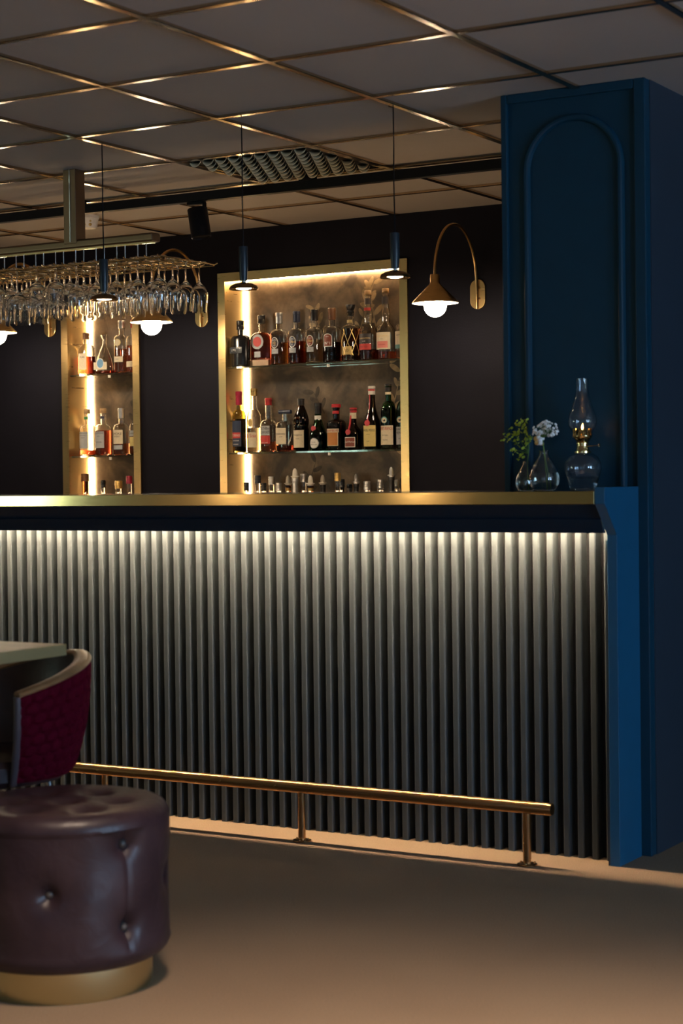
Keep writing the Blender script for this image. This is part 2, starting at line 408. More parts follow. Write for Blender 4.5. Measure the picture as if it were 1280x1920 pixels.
PX0, PX1, PY = -2.55, -2.06, 5.32
pil = empty('pillar', (-2.3, PY, 0)); pil['kind'] = 'structure'
wbuild(MB().box(PX0, PX1-.003, PY+.014, YW, 0, ZC), 'pillar_body', 'panel_blue_shaded', pil, bevel=.002)
wbuild(MB().box(PX1-.003, PX1, PY+.045, YW, 0, ZC), 'side_cladding', 'grey_paint', pil)
st = MB().box(PX0, PX0+.022, PY, PY+.016, 0, ZC).box(PX1-.038, PX1, PY, PY+.016, 0, ZC).box(PX0+.022, PX1-.038, PY, PY+.016, ZC-.03, ZC)
wbuild(st, 'edge_moulding', 'panel_blue_shaded', pil, bevel=.004)
am = MB(); cx_ = -2.306; ro, ri = .172, .147; zs = 2.148
pth = [(0, None)]
sec = [(ro, .014), (ro-.004, .003), (ro-.009, 0), (ri+.009, 0), (ri+.004, .003), (ri, .014)]
pts = []
NS = 40
for i in range(-1, NS+2):
    if i == -1: base = [(cx_+r, 1.136, d) for r, d in sec]
    elif i == NS+1: base = [(cx_-r, 1.136, d) for r, d in sec]
    else:
        a = PI*i/NS; base = [(cx_+r*math.cos(a), zs+r*math.sin(a), d) for r, d in sec]
    pts.append([(q[0], PY+q[2], q[1]) for q in base])
vs_ = [p for r in pts for p in r]; n = len(sec)
fs_ = [(i*n+k, i*n+k+1, (i+1)*n+k+1, (i+1)*n+k) for i in range(len(pts)-1) for k in range(n-1)]
am.add(vs_, fs_, 0, False)
wbuild(am, 'arch_moulding', 'panel_blue_shaded', pil, fixn=True)

# foot rail
fr = empty('foot_rail', (-2.267, 5.038, 0), 'round brass foot rail on short posts in front of the bar', 'foot rail')
wbuild(MB().lathe([(.0001, BX0), (.019, BX0), (.019, -2.27), (.0175, -2.267), (.0001, -2.267)], (0, 5.038, .176), 28, axis='x'), 'rail', 'brass_dark', fr)
for i in range(6):
    x = -2.352-.806*i
    p = wbuild(MB().cyl((x, 5.038, 0), .0125, .002, .165, 24), 'post', 'brass_dark', fr)
    fl = MB().lathe([(.0001, .0), (.031, .0), (.031, .004), (.027, .006), (.0001, .006)], (x, 5.038, 0), 28)
    for a in (45, 165, 285): fl.ball((x+.024*math.cos(math.radians(a)), 5.038+.024*math.sin(math.radians(a)), .006), .004, 10, 6)
    wbuild(fl, 'flange', 'brass_dark', p)

# ------------------------------------------------------------------ display cabinets
def cabinet(n, label, leafspec, em='e_niche'):
    x0, x1, z0, z1 = n; yb = YW+.175
    c = empty('display_cabinet', ((x0+x1)/2, YW, z0), label, 'display cabinet')
    wbuild(MB().box(x0+.004, x1-.004, yb, yb+.01, z0+.004, z1-.004), 'back_panel', 'patina', c)
    for a, b in ((x0+.004, x0+.033), (x1-.016, x1-.004)):
        wbuild(MB().box(a, b, YW-.004, yb-.001, z0+.004, z1-.004), 'side_panel', 'brass_panel', c)
    wbuild(MB().box(x0+.033, x1-.016, YW-.004, yb-.001, z1-.012, z1-.004), 'top_panel', 'brass_panel', c)
    wbuild(MB().box(x0+.033, x1-.016, YW-.004, yb-.001, z0+.004, z0+.014), 'bottom_panel', 'brass_panel', c)
    f = MB(); e = .042; y0, y1 = YW-.016, YW-.0045
    f.prism([(x0-.012, z0-.012), (x1+.012, z0-.012), (x1+.012, z1+.012), (x0-.012, z1+.012)], y0, y1, 'y')
    f.v = []; f.f = []; f.m = []; f.sm = []
    o = [(x0-.008, z0-.008), (x1+.008, z0-.008), (x1+.008, z1+.008), (x0-.008, z1+.008)]
    i_ = [(x0+e-.008, z0+e-.008), (x1-e+.008, z0+e-.008), (x1-e+.008, z1-e+.008), (x0+e-.008, z1-e+.008)]
    for k in range(4):
        q = (k+1) % 4
        f.prism([o[k], o[q], i_[q], i_[k]], y0, y1, 'y')
    wbuild(f, 'brass_frame', 'brass_satin', c, fixn=True)
    # led tapes: left back corner (upright) and top back corner
    xl = x0+.0345
    tp = wbuild(MB().box(xl, xl+.012, yb-.010, yb-.006, z0+.02, z1-.014), 'light_strip', em, c)
    ch = MB(); z = z0+.04
    while z < z1-.02: ch.box(xl+.004, xl+.008, yb-.0118, yb-.0098, z, z+.0045); z += .0165
    wbuild(ch, 'chip_row', 'label_grey', tp)
    tp = wbuild(MB().box(x0+.05, x1-.018, yb-.022, yb-.014, z1-.0165, z1-.0125), 'light_strip', 'e_niche_top', c)
    ch = MB(); x = x0+.05
    while x < x1-.02: ch.box(x, x+.006, yb-.0195, yb-.0150, z1-.0185, z1-.0163); x += .0165
    wbuild(ch, 'chip_row', 'label_dark', tp)
    # printed foliage
    if leafspec:
        rnd = random.Random(len(leafspec))
        for (bx, bz, ang, ln, nl, mi) in leafspec:
            yy = yb-.0006; lf = MB()
            ux, uz = math.cos(ang), math.sin(ang)
            def quad(p, q, w0, w1):
                dx, dz = q[0]-p[0], q[1]-p[1]; L_ = math.hypot(dx, dz); nx, nz = -dz/L_, dx/L_
                lf.add([(p[0]+nx*w0, yy, p[1]+nz*w0), (p[0]-nx*w0, yy, p[1]-nz*w0), (q[0]-nx*w1, yy, q[1]-nz*w1), (q[0]+nx*w1, yy, q[1]+nz*w1)], [(0, 1, 2, 3)], mi)
            quad((bx, bz), (bx+ux*ln, bz+uz*ln), .0035, .0015)
            for k in range(nl):
                s_ = (k+1)/nl*ln; px, pz = bx+ux*s_, bz+uz*s_
                aa = ang+(.8 if k % 2 else -.8)+rnd.uniform(-.25, .25); l2 = rnd.uniform(.045, .075); w2 = l2*.20
                dx, dz = math.cos(aa), math.sin(aa)
                out = []
                for j in range(12):
                    tt = 2*PI*j/12; u = (1-math.cos(tt))/2*l2; v = math.sin(tt)*w2
                    out.append((px+dx*u-dz*v, yy-.0001*(k % 3), pz+dz*u+dx*v))
                lf.add(out, [tuple(range(12))], mi)
            wbuild(lf, 'leaf_print', ['leaf_print', 'leaf_print_dark'], c)
    for zs_ in (1.735, 1.316):
        s = wbuild(MB().box(x0+.0335, x1-.0165, YW+.004, yb-.014, zs_-.008, zs_), 'glass_shelf', 'shelf_glass', c)
        k = MB()
        for xx in ((x0+x1)/2+.0+.08*(x1-x0), ):
            k.cyl((xx, YW+.012, 0), .007, zs_-.022, zs_-.0085, 14)
        wbuild(k, 'stud', 'white_enamel', s)
    return c
R = math.radians
cabinet(NR, 'wide brass framed wall recess with glass shelves of bottles, lit from within', [
    (-4.42, 1.83, R(70), .30, 9, 0), (-4.30, 1.86, R(100), .24, 7, 0), (-4.18, 1.95, R(60), .14, 5, 0), (-4.60, 1.86, R(110), .16, 6, 0),
    (-4.25, 1.40, R(75), .26, 7, 0), (-4.12, 1.56, R(115), .14, 4, 0), (-4.60, 1.50, R(120), .12, 4, 1), (-4.25, .98, R(60), .34, 5, 0), (-4.12, 1.0, R(100), .30, 4, 0), (-4.75, 1.0, R(70), .28, 6, 1)])
cabinet(NL, 'narrow brass framed wall recess with bottles, beneath the hanging glasses', [
    (-5.72, 1.62, R(115), .14, 5, 1), (-5.76, 1.44, R(75), .16, 6, 1), (-5.68, 1.1, R(90), .15, 4, 1)], 'e_niche_narrow')

# ------------------------------------------------------------------ bottles
def prof_round(r, h, hb, rn, sh=1.0, lip=True, flare=0, waist=None):
    """outer (r,z) of a bottle: body radius r to height hb, shoulder to neck radius rn, total h"""
    p = [(.0001, .0), (r*.90, .0), (r*.985, .004), (r, .010), (r, hb)]
    hs = (r-rn)*sh
    for i in range(1, 7):
        a = i/6*PI/2; p.append((rn+(r-rn)*math.cos(a), hb+hs*math.sin(a)))
    z = hb+hs
    if waist: p += [(rn*waist, z+(h-z)*.45)]
    p.append((rn, h-.016))
    if lip: p += [(rn+.0025, h-.015), (rn+.0025, h-.002)]
    p.append((rn, h))
    return p
def scaled(pr, h): return [(r, z) for r, z in pr]
def bottle(loc, label, pr, gm, liq=None, lev=0, sx=1, sy=1, sq=1, cap=None, labels=(), group=None, extras=None, cat='bottle', seg=36, name='bottle'):
    t = empty(name, loc, label, cat, group)
    th = .0028
    out = pr
    inner = [(max(.0001, r-th), max(z, .008)) for r, z in pr if z > .001 or r < .001][1:]
    inner = [(.0001, .008)]+[q for q in inner]
    if gm == 'black_bottle': shell = MB().lathe(out, seg=seg, sx=sx, sy=sy, sq=sq)
    else: shell = MB().lathe(out+inner[::-1], seg=seg, sx=sx, sy=sy, sq=sq)
    shell.build('glass_body', gm, t)
    if liq and lev:
        li = [(.0001, .0078)]
        for (r0, z0), (r1, z1) in zip(pr[1:], pr[2:]):
            if z1 <= .009: continue
            if z1 >= lev:
                k = (lev-z0)/(z1-z0) if z1 > z0 else 0; rr = r0+(r1-r0)*k-th+.0004
                if z0 > .009: li.append((max(.0005, r0-th+.0004), z0))
                else: li.append((max(.0005, r0-th+.0004), .0079))
                li.append((rr, lev)); break
            li.append((max(.0005, r0-th+.0004), max(z0, .0078)))
        li.append((.0001, lev))
        MB().lathe(li, seg=seg, sx=sx, sy=sy, sq=sq).build('liquid', liq, t)
    h = pr[-1][1]; rn = pr[-1][0]
    if cap:
        cm, cr, ch = cap[:3]; ov = cap[3] if len(cap) > 3 else ch*.5
        kind = cap[4] if len(cap) > 4 else 'plain'
        z0 = h-ov
        if kind == 'plain': cp = MB().lathe([(rn+.0032, z0), (cr, z0+.0004), (cr, z0+ch*.45), (cr-.0006, z0+ch*.47), (cr-.0006, z0+ch*.53), (cr, z0+ch*.55), (cr, z0+ch-.002), (cr-.002, z0+ch), (.0001, z0+ch)])
        elif kind == 'flare': cp = MB().lathe([(.0001, z0), (rn*.8, z0), (rn+.001, h+.001), (cr*.62, h+.004), (cr*.8, z0+ch*.6), (cr, z0+ch-.004), (cr, z0+ch-.001), (cr-.002, z0+ch), (.0001, z0+ch)])
        elif kind == 'sleeve': cp = MB().lathe([(rn+.001, z0-.001), (cr, z0), (cr-.0005, z0+ch*.7), (cr+.0008, z0+ch*.72), (cr+.0008, z0+ch-.002), (cr-.001, z0+ch), (.0001, z0+ch)])
        elif kind == 'bar': cp = MB().lathe([(.0001, -cr), (ch*.62, -cr), (ch*.62, cr), (.0001, cr)], (0, 0, z0+ch*.6), 20, axis='x')
        cp.build('cap', cm, t)
    for L_ in labels: make_label(t, **L_)
    if extras: extras(t)
    return t
def make_label(t, m='label_cream', r=.04, w=.06, z0=.03, z1=.08, shape='rect', txt=(), a0=-PI/2, flat=None, border=None, ring=None, nm='label'):
    """a paper label wrapped round radius r (or flat at y=flat), with lettering in its own ink"""
    mats = [m]; mb = MB(); zc, hh = (z0+z1)/2, (z1-z0)/2
    def put(u, v, lift):
        if flat is not None: return (u, flat-lift, v)
        a = a0+u/r; return ((r+lift)*math.cos(a), (r+lift)*math.sin(a), v)
    def patch(w_, z0_, z1_, sh, lift, mi, top_r=None):
        nu = 14; hw = w_/2; zc_, hh_ = (z0_+z1_)/2, (z1_-z0_)/2; cols = []
        for i in range(nu+1):
            u = -hw+w_*i/nu
            if sh == 'oval': k = math.sqrt(max(0, 1-(u/hw)**2)); a, b = zc_-hh_*k, zc_+hh_*k
            elif sh == 'arch':
                k = math.sqrt(max(0, 1-(u/hw)**2)); a, b = z0_, z1_-hw*.7*(1-k)
            else: a, b = z0_, z1_
            cols.append((u, a, b))
        v = []
        for u, a, b in cols: v += [put(u, a, lift), put(u, b, lift)]
        mb.add(v, [(2*i, 2*i+2, 2*i+3, 2*i+1) for i in range(nu)], mi, True)
    patch(w, z0, z1, shape, .0005, 0)
    if border:
        mats.append(border); patch(w-.006, z0+.003, z1-.003, shape, .0008, len(mats)-1)
    if ring:
        mats.append(ring); patch((w)*.68, zc-hh*.68, zc+hh*.68, shape, .0008, len(mats)-1)
    for (s, ink, cz, size, *rest) in txt:
        if ink not in mats: mats.append(ink)
        tv, tf, asp = text_mesh(s)
        hs = size
        if asp*hs > w*.92: sxx = w*.92/asp
        else: sxx = hs
        cu = rest[0] if rest else 0
        mb.add([put(cu+u*sxx, cz+v*hs, .0012) for u, v in tv], tf, mats.index(ink), False)
    return mb.build(nm, mats, t)
ZU, ZL_, YBt = 1.7355, 1.3165, YW+.085
SC = 1/391.0
# px(x) -> world X on the bottle plane, worked out once from the measured camera
def WX(xpx, Y=YBt):
    d = fwd+R_*((xpx-640)/FPX)+D_*((680-960)/FPX)
    return d[0]*Y/d[1]
G1 = 'bottles on the top shelf of the wide cabinet'; G2 = 'bottles on the middle shelf of the wide cabinet'

def ex_oval(col, txt=()): return dict(m='label_white', r=.0455, w=.036, z0=.058, z1=.104, shape='oval', border=col, txt=txt)
# --- top shelf
bottle((-4.996, 7.462, ZU), 'squat matt black bottle at the left end of the wide cabinet top shelf', prof_round(.050, .212, .135, .015, .66), 'black_bottle', sy=.72,
       cap=('cap_black', .0185, .045, .03), group=G1,
       labels=[dict(m='black_bottle', r=.0585, w=.07, z0=.065, z1=.095, flat=-.0425, nm='label', txt=[('[ M ]', 'ink_light', .080, .010, -.012), ('BUMBU', 'ink_light', .092, .006, .018)])])
def blk(t):
    pass
b = empty('display_block', (WX(487)+.006, YBt+.015, ZU), 'small pale wooden block under the round red flask', 'block')
MB().box(-.062, .062, -.045, .045, 0, .032).build('block_body', 'block_wood', b, bevel=.002)
bottle((WX(486)+.006, YBt+.015, ZU+.0325), 'round flask of red spirit with a white ring on it, raised on a block', prof_round(.070, .208, .085, .0165, 1.0), 'clear_glass', 'liq_red', .135, sy=.55,
       cap=('cap_black', .019, .040, .028), group=G1,
       labels=[dict(m='label_grey', flat=-.0405, w=.072, z0=.052, z1=.124, shape='oval', ring='label_red', nm='ring_emblem'), dict(m='label_grey', flat=-.0400, w=.036, z0=.012, z1=.040, nm='label')])
def ovalb(xp, desc, h, capm, lm, liq, lev, txt):
    return bottle((WX(xp), YBt, ZU), desc, prof_round(.045, h, .150, .0145, .9), 'clear_glass', liq, lev, cap=(capm, .0178, .052, .050, 'sleeve'), group=G1,
                  labels=[dict(m='label_white', r=.0452, w=.040, z0=.082, z1=.136, shape='oval', border=lm, txt=[('RONERO', 'ink_light', .122, .0045), (txt, 'ink_gold', .108, .013), ('RUM', 'ink_light', .094, .004)]),
                          dict(m='label_grey', r=.0452, w=.038, z0=.056, z1=.080, nm='label', txt=[('ANEJO', 'ink_dark', .068, .004)])])
ovalb(524, 'clear bottle with silver capsule and dark oval label, beside the red flask', .255, 'cap_silver', 'label_dark', 'liq_amber', .110, '12')
ovalb(557, 'clear bottle with dark capsule and blue-black oval label on the top shelf', .257, 'cap_navy', 'label_navy', 'liq_red', .112, '1784')
ovalb(590, 'clear bottle with black banded capsule and brown oval label on the top shelf', .259, 'cap_black', 'label_brownred', 'liq_pale', .115, '1784')
bottle((WX(623), YBt, ZU), 'clear bottle with a red-brown arched N°1 label on the top shelf', prof_round(.045, .260, .150, .0145, .9), 'clear_glass', 'liq_dark', .098,
       cap=('cap_brown', .0178, .055, .053, 'sleeve'), group=G1,
       labels=[dict(m='label_white', r=.0452, w=.048, z0=.076, z1=.138, shape='arch', border='label_brownred', txt=[('RUM', 'ink_light', .124, .005), ('N°1', 'ink_light', .093, .014)])])
def lattice(t):
    m = MB(); r = .0464
    def ln(a0, z0, a1, z1):
        m.tube([(r*math.cos(a0+(a1-a0)*k/8), r*math.sin(a0+(a1-a0)*k/8), z0+(z1-z0)*k/8) for k in range(9)], .0011, 6)
    for k in range(4):
        a = -PI/2-1.2+k*.85
        ln(a, .155, a+1.1, .030); ln(a+1.1, .155, a, .030)
    m.build('gold_lattice', 'cap_gold', t)
bottle((WX(658), YBt, ZU), 'dark decanter with flared black stopper and gold lattice on the top shelf', prof_round(.045, .240, .160, .016, .62), 'clear_glass', 'liq_dark', .158,
       cap=('cap_black', .0235, .055, .022, 'flare'), group=G1, extras=lattice,
       labels=[dict(m='label_gold', r=.0452, w=.056, z0=.034, z1=.072, nm='label', txt=[('XO', 'ink_dark', .053, .012)]), dict(m='label_gold', r=.0168, w=.034, z0=.186, z1=.200, nm='neck_label')])
def bulb(h): return [(.0001, 0), (.040, 0), (.0435, .004), (.0442, .010), (.0442, .128), (.043, .138), (.039, .150), (.032, .161), (.024, .170), (.0185, .177), (.0185, .186), (.0205, .200), (.0212, .214), (.0195, .230), (.0155, .248), (.0150, h-.016), (.0172, h-.015), (.0172, h-.002), (.0150, h)]
def seal(z=.152, col='cap_gold'):
    def f(t):
        m = MB(); a0 = -PI/2-.35
        pts = [((.0395)*math.cos(a0)+.010*math.cos(k/16*2*PI), -.0385+.003*math.sin(k/16*2*PI), z+.009*math.sin(k/16*2*PI)) for k in range(17)]
        m.tube(pts, .0012, 6); m.build('glass_seal', 'clear_glass', t)
    return f
bottle((WX(691), YBt, ZU), 'long necked bottle with dark and red labels, beside the cream and pink one', bulb(.322), 'clear_glass', 'liq_dark', .055, cap=('cap_cork', .0165, .022, .010), group=G1, extras=seal(),
       labels=[dict(m='label_dark', r=.0444, w=.070, z0=.082, z1=.128, nm='label', txt=[('PLANTATION', 'ink_gold', .106, .007), ('RUM', 'ink_light', .092, .005)]), dict(m='label_red', r=.0444, w=.070, z0=.052, z1=.080, nm='label', txt=[('O.F.T.D.', 'ink_dark', .066, .008)]),
               dict(m='label_red', r=.0190, w=.045, z0=.238, z1=.252, nm='neck_label'), dict(m='label_dark', r=.0170, w=.050, z0=.268, z1=.296, nm='neck_label')])
bottle((WX(724), YBt, ZU), 'long necked rum bottle with a cream and pink label on the top shelf', bulb(.326), 'clear_glass', 'liq_red', .040, cap=('cap_cork', .0165, .022, .010), group=G1, extras=seal(),
       labels=[dict(m='label_cream', r=.0444, w=.084, z0=.050, z1=.130, nm='label', txt=[('PLANTATION', 'ink_gold', .112, .007), ('RUM', 'ink_dark', .098, .004)]), dict(m='label_pink', r=.0447, w=.060, z0=.056, z1=.088, nm='label', txt=[('GUYANA', 'ink_red', .072, .006)]),
               dict(m='label_dark', r=.0170, w=.050, z0=.264, z1=.298, nm='neck_label')])
bottle((-4.103, YBt, ZU), 'long necked rum bottle with a teal band, against the right frame of the top shelf', bulb(.326), 'clear_glass', 'liq_amber', .040, cap=('cap_cork', .0165, .022, .010), group=G1, extras=seal(),
       labels=[dict(m='label_cream', r=.0444, w=.080, z0=.066, z1=.130, nm='label', txt=[('PLANTATION', 'ink_dark', .112, .006)]), dict(m='label_teal', r=.0447, w=.080, z0=.050, z1=.068, nm='label'), dict(m='cap_green', r=.0170, w=.050, z0=.270, z1=.300, nm='neck_label')])

# --- middle shelf
bottle((-5.010, 7.462, ZL_), 'tall dark bottle with a purple-red capsule, left end of the wide cabinet middle shelf', prof_round(.0335, .298, .175, .0135, 1.7), 'glass_olive', 'liq_black', .165,
       cap=('cap_wine', .0160, .066, .064, 'sleeve'), group=G2,
       labels=[dict(m='label_navy', r=.0338, w=.058, z0=.030, z1=.155, nm='label', txt=[('AMARO', 'ink_light', .040, .006), ('COCCHI', 'ink_light', .058, .006)]), dict(m='label_red', r=.0341, w=.050, z0=.070, z1=.098, nm='label', txt=[('TORINO', 'ink_light', .084, .012)])])
bottle((WX(475), YBt, ZL_), 'clear bottle with gold cap in front of the glowing strip, middle shelf', prof_round(.037, .312, .165, .0135, 1.9), 'clear_glass', 'liq_pale', .120,
       cap=('cap_gold', .0162, .036, .034, 'sleeve'), group=G2,
       labels=[dict(m='label_cream', r=.0372, w=.062, z0=.024, z1=.098, nm='label', txt=[('La Sisa', 'ink_red', .082, .018)]), dict(m='label_yellow', r=.0372, w=.026, z0=.125, z1=.165, shape='oval', border='label_gold', nm='label')])
bottle((WX(502), YBt, ZL_), 'clear bottle with red cap and white and red label on the middle shelf', prof_round(.042, .262, .125, .0150, 1.3, waist=1.10), 'clear_glass', 'liq_pink', .050,
       cap=('cap_red', .0168, .034, .032, 'sleeve'), group=G2,
       labels=[dict(m='label_grey', r=.0422, w=.056, z0=.082, z1=.128, nm='label', txt=[('SOUTHERN', 'ink_dark', .115, .012), ('COMFORT', 'ink_dark', .096, .012)]), dict(m='label_red', r=.0422, w=.060, z0=.040, z1=.080, nm='label', txt=[('SINCE 1874', 'ink_light', .045, .005)])])
bottle((WX(533), YBt, ZL_), 'square shouldered clear liqueur bottle with a wide navy block cap on the middle shelf', prof_round(.040, .186, .128, .0125, .75, lip=False), 'clear_glass', 'liq_red', .030, sq=.62,
       cap=('cap_navy', .034, .016, .002, 'bar'), group=G2,
       labels=[dict(m='label_cream', flat=-.0405, w=.058, z0=.036, z1=.115, nm='label', txt=[('DISARONNO', 'ink_dark', .086, .008), ('VELVET', 'ink_dark', .072, .004)])])
def ftag(t): make_label(t, m='label_cream', flat=-.0335, w=.026, z0=.130, z1=.166, nm='tag', txt=[('F', 'ink_red', .148, .022)])
bottle((WX(563), YBt, ZL_), 'dark brown monk-waisted bottle with a cream F tag on the middle shelf', [(.0001, 0), (.034, 0), (.0375, .006), (.0375, .105), (.033, .118), (.0375, .132), (.0385, .150), (.035, .168), (.026, .195), (.0165, .218), (.0145, .230), (.0145, .245), (.0165, .246), (.0165, .248), (.0145, .249)],
       'glass_brown', 'liq_black', .200, cap=('cap_black', .0170, .032, .026, 'sleeve'), group=G2, extras=ftag,
       labels=[dict(m='label_cream', r=.0378, w=.066, z0=.018, z1=.102, nm='label', txt=[('Frangelico', 'ink_dark', .078, .011), ('LIQUORE', 'ink_dark', .060, .004)])])
def bwax(t):
    MB().lathe([(.0001, 0), (.013, 0), (.013, .003), (.0001, .004)], (-.008, -.034, .108), 20, axis='y').build('wax_seal', 'cap_red', t)
bottle((WX(595), YBt, ZL_), 'green bottle with a round white label and red wax seal on the middle shelf', [(.0001, 0), (.040, 0), (.0435, .006), (.0440, .055), (.041, .080), (.033, .105), (.023, .130), (.0165, .155), (.0142, .185), (.0142, .214), (.0165, .215), (.0165, .228), (.0142, .229)],
       'glass_green', 'liq_black', .100, cap=('cap_black', .0168, .052, .050, 'sleeve'), group=G2, extras=bwax,
       labels=[dict(m='label_grey', r=.0443, w=.052, z0=.012, z1=.062, shape='oval', border='label_white', nm='label', txt=[('D.O.M.', 'ink_dark', .042, .005), ('BENEDICTINE', 'ink_dark', .030, .004)]), dict(m='label_white', r=.0175, w=.05, z0=.152, z1=.170, nm='neck_label')])
bottle((WX(629), YBt, ZL_), 'stout dark bottle with red cap and orange-bordered cream label on the middle shelf', prof_round(.046, .216, .128, .0165, .75), 'glass_brown', 'liq_black', .125,
       cap=('cap_red', .0225, .016, .010), group=G2,
       labels=[dict(m='label_cream', r=.0462, w=.064, z0=.022, z1=.104, nm='label', border='label_orange'), dict(m='label_cream', r=.0469, w=.072, z0=.086, z1=.104, nm='label', txt=[('DRAMBUIE', 'ink_red', .095, .010)]), dict(m='cap_red', r=.0185, w=.046, z0=.176, z1=.190, nm='neck_label')])
def ribbon(t):
    m = MB()
    m.tube([(-.004, -.0165, .165), (-.006, -.019, .140), (-.007, -.0245, .116), (-.006, -.037, .094)], .0042, 8)
    m.lathe([(.0001, 0), (.013, 0), (.013, .003), (.0001, .004)], (-.006, -.0435, .086), 18, axis='y'); m.build('ribbon', 'cap_red', t)
bottle((WX(661), YBt, ZL_), 'small squat dark bottle with red ribbon and red cap on the middle shelf', [(.0001, 0), (.038, 0), (.0425, .008), (.0432, .055), (.041, .078), (.033, .098), (.022, .112), (.0165, .122), (.0145, .140), (.0145, .180), (.0165, .181), (.0165, .194), (.0145, .195)],
       'glass_brown', 'liq_black', .095, cap=('cap_red', .0168, .022, .015, 'sleeve'), group=G2, extras=ribbon,
       labels=[dict(m='label_white', r=.0436, w=.060, z0=.014, z1=.062, nm='label', border='label_brownred', txt=[('Grand Marnier', 'ink_light', .040, .009)]), dict(m='label_cream', r=.0170, w=.05, z0=.150, z1=.178, nm='neck_label')])
def strip43(t):
    m = MB().box(-.0035, .0035, -.0385, -.0380, 0, .001); m = MB()
    m.tube([(-.003, -.0145, .262), (-.003, -.0155, .222), (-.003, -.0215, .180), (-.003, -.032, .150), (-.003, -.0405, .135)], .0022, 6)
    m.lathe([(.0001, 0), (.014, 0), (.014, .003), (.0001, .004)], (-.003, -.0440, .126), 20, axis='y'); m.build('wax_seal', 'cap_red', t)
bottle((WX(696), YBt, ZL_), 'tall black long necked bottle with yellow label and red seal on the middle shelf', [(.0001, 0), (.037, 0), (.0405, .006), (.0405, .118), (.037, .140), (.027, .170), (.0185, .200), (.0150, .235), (.0142, .286), (.0165, .287), (.0165, .298), (.0142, .299)],
       'glass_dark', 'liq_black', .2, cap=('cap_white', .0168, .040, .038, 'sleeve'), group=G2, extras=strip43,
       labels=[dict(m='label_yellow', r=.0408, w=.074, z0=.016, z1=.115, nm='label', txt=[('SAMUEL MOSSE', 'ink_dark', .092, .011), ('LIQUEUR', 'ink_dark', .072, .004), ('PARIS', 'ink_dark', .040, .004)]), dict(m='label_red', r=.0172, w=.05, z0=.278, z1=.286, nm='neck_label')])
def eagle(t):
    m = MB(); m.lathe([(.0001, 0), (.0155, 0), (.0155, .001), (.0001, .0012)], (-.004, -.0365, .138), 24, axis='y')
    m.lathe([(.0001, 0), (.0125, 0), (.0125, .0005), (.0001, .0006)], (-.004, -.0378, .136), 24, mi=1, axis='y')
    tri = [(-.012, .141), (-.003, .137), (.003, .143), (.006, .133), (-.002, .131)]
    m.prism([(a-.002, z) for a, z in tri], -.0388, -.0384, 'y', mi=2); m.build('emblem', ['label_teal', 'label_cream', 'ink_dark'], t, fixn=True)
gp = prof_round(.0365, .306, .168, .0135, 2.6)
bottle((WX(727), YBt, ZL_), 'green necked bitters bottle with cream label, second from right on the middle shelf', gp, 'glass_green', 'liq_black', .200, cap=('cap_black', .0160, .034, .032, 'sleeve'), group=G2, extras=eagle,
       labels=[dict(m='label_cream', r=.0368, w=.080, z0=.022, z1=.112, nm='label', txt=[('FERNET-BRANCA', 'ink_red', .098, .014), ('BITTERS', 'ink_dark', .066, .006), ('MILANO', 'ink_dark', .045, .005)]), dict(m='label_cream', r=.0145, w=.044, z0=.258, z1=.270, nm='neck_label')])
bottle((WX(756), YBt, ZL_), 'green necked bottle with pale green label, rightmost on the wide middle shelf', gp, 'glass_green', 'liq_black', .200, cap=('cap_black', .0160, .034, .032, 'sleeve'), group=G2, extras=eagle,
       labels=[dict(m='label_grey', r=.0368, w=.080, z0=.022, z1=.104, nm='label', txt=[('BRANCA', 'ink_dark', .094, .012), ('MENTA', 'ink_dark', .076, .012), ('LIQUORE', 'ink_dark', .050, .005)]), dict(m='label_cream', r=.0145, w=.044, z0=.258, z1=.270, nm='neck_label')])

# --- narrow cabinet
G3 = 'bottles in the narrow cabinet'
bottle((-5.976, 7.49, ZU), 'broad shouldered flask of red-brown spirit, leftmost on the narrow cabinet top shelf', prof_round(.052, .205, .125, .0150, .95), 'clear_glass', 'liq_red', .095, sy=.62, cap=('cap_brown', .0175, .034, .020), group=G3,
       labels=[dict(m='label_cream', flat=-.0330, w=.050, z0=.028, z1=.112, nm='label', txt=[('PURE', 'ink_dark', .092, .009)])])
dec = [(r*.86, z) for r, z in [(.0001, 0), (.055, 0), (.062, .004), (.065, .012), (.064, .045), (.054, .078), (.040, .108), (.026, .134), (.0165, .150), (.0135, .160), (.0135, .180), (.017, .192), (.023, .200), (.0235, .203), (.022, .2045), (.0001+.0205, .205)]]
bottle((WX(196), YBt, ZU), 'teardrop decanter with a blue round label and wide lip on the narrow top shelf', dec, 'clear_glass', 'liq_red', .018, sy=.55, group=G3,
       labels=[dict(m='label_cream', flat=-.0365, w=.085, z0=.024, z1=.062, nm='label'), dict(m='label_white', flat=-.0368, w=.048, z0=.030, z1=.082, shape='oval', border='label_blue', nm='round_label')])
bottle((WX(229), YBt, ZU), 'round topped tall bottle of pink spirit on the narrow top shelf', prof_round(.041, .262, .175, .0150, .95), 'clear_glass', 'liq_pink', .125, cap=('cap_silver', .0178, .040, .03, 'sleeve'), group=G3,
       labels=[dict(m='label_cream', r=.0412, w=.060, z0=.058, z1=.086, nm='label', txt=[('RUM', 'ink_dark', .072, .006)]), dict(m='label_yellow', r=.0412, w=.042, z0=.140, z1=.176, shape='oval', border='label_cream', nm='label')])
bottle((WX(252), YBt, ZU), 'pink spirit bottle partly behind the right frame of the narrow top shelf', prof_round(.041, .262, .170, .0150, .95), 'clear_glass', 'liq_pink', .140, cap=('cap_red', .0178, .040, .03, 'sleeve'), group=G3,
       labels=[dict(m='label_cream', r=.0412, w=.060, z0=.030, z1=.058, nm='label')])
bp_ = prof_round(.042, .232, .138, .0145, .95)
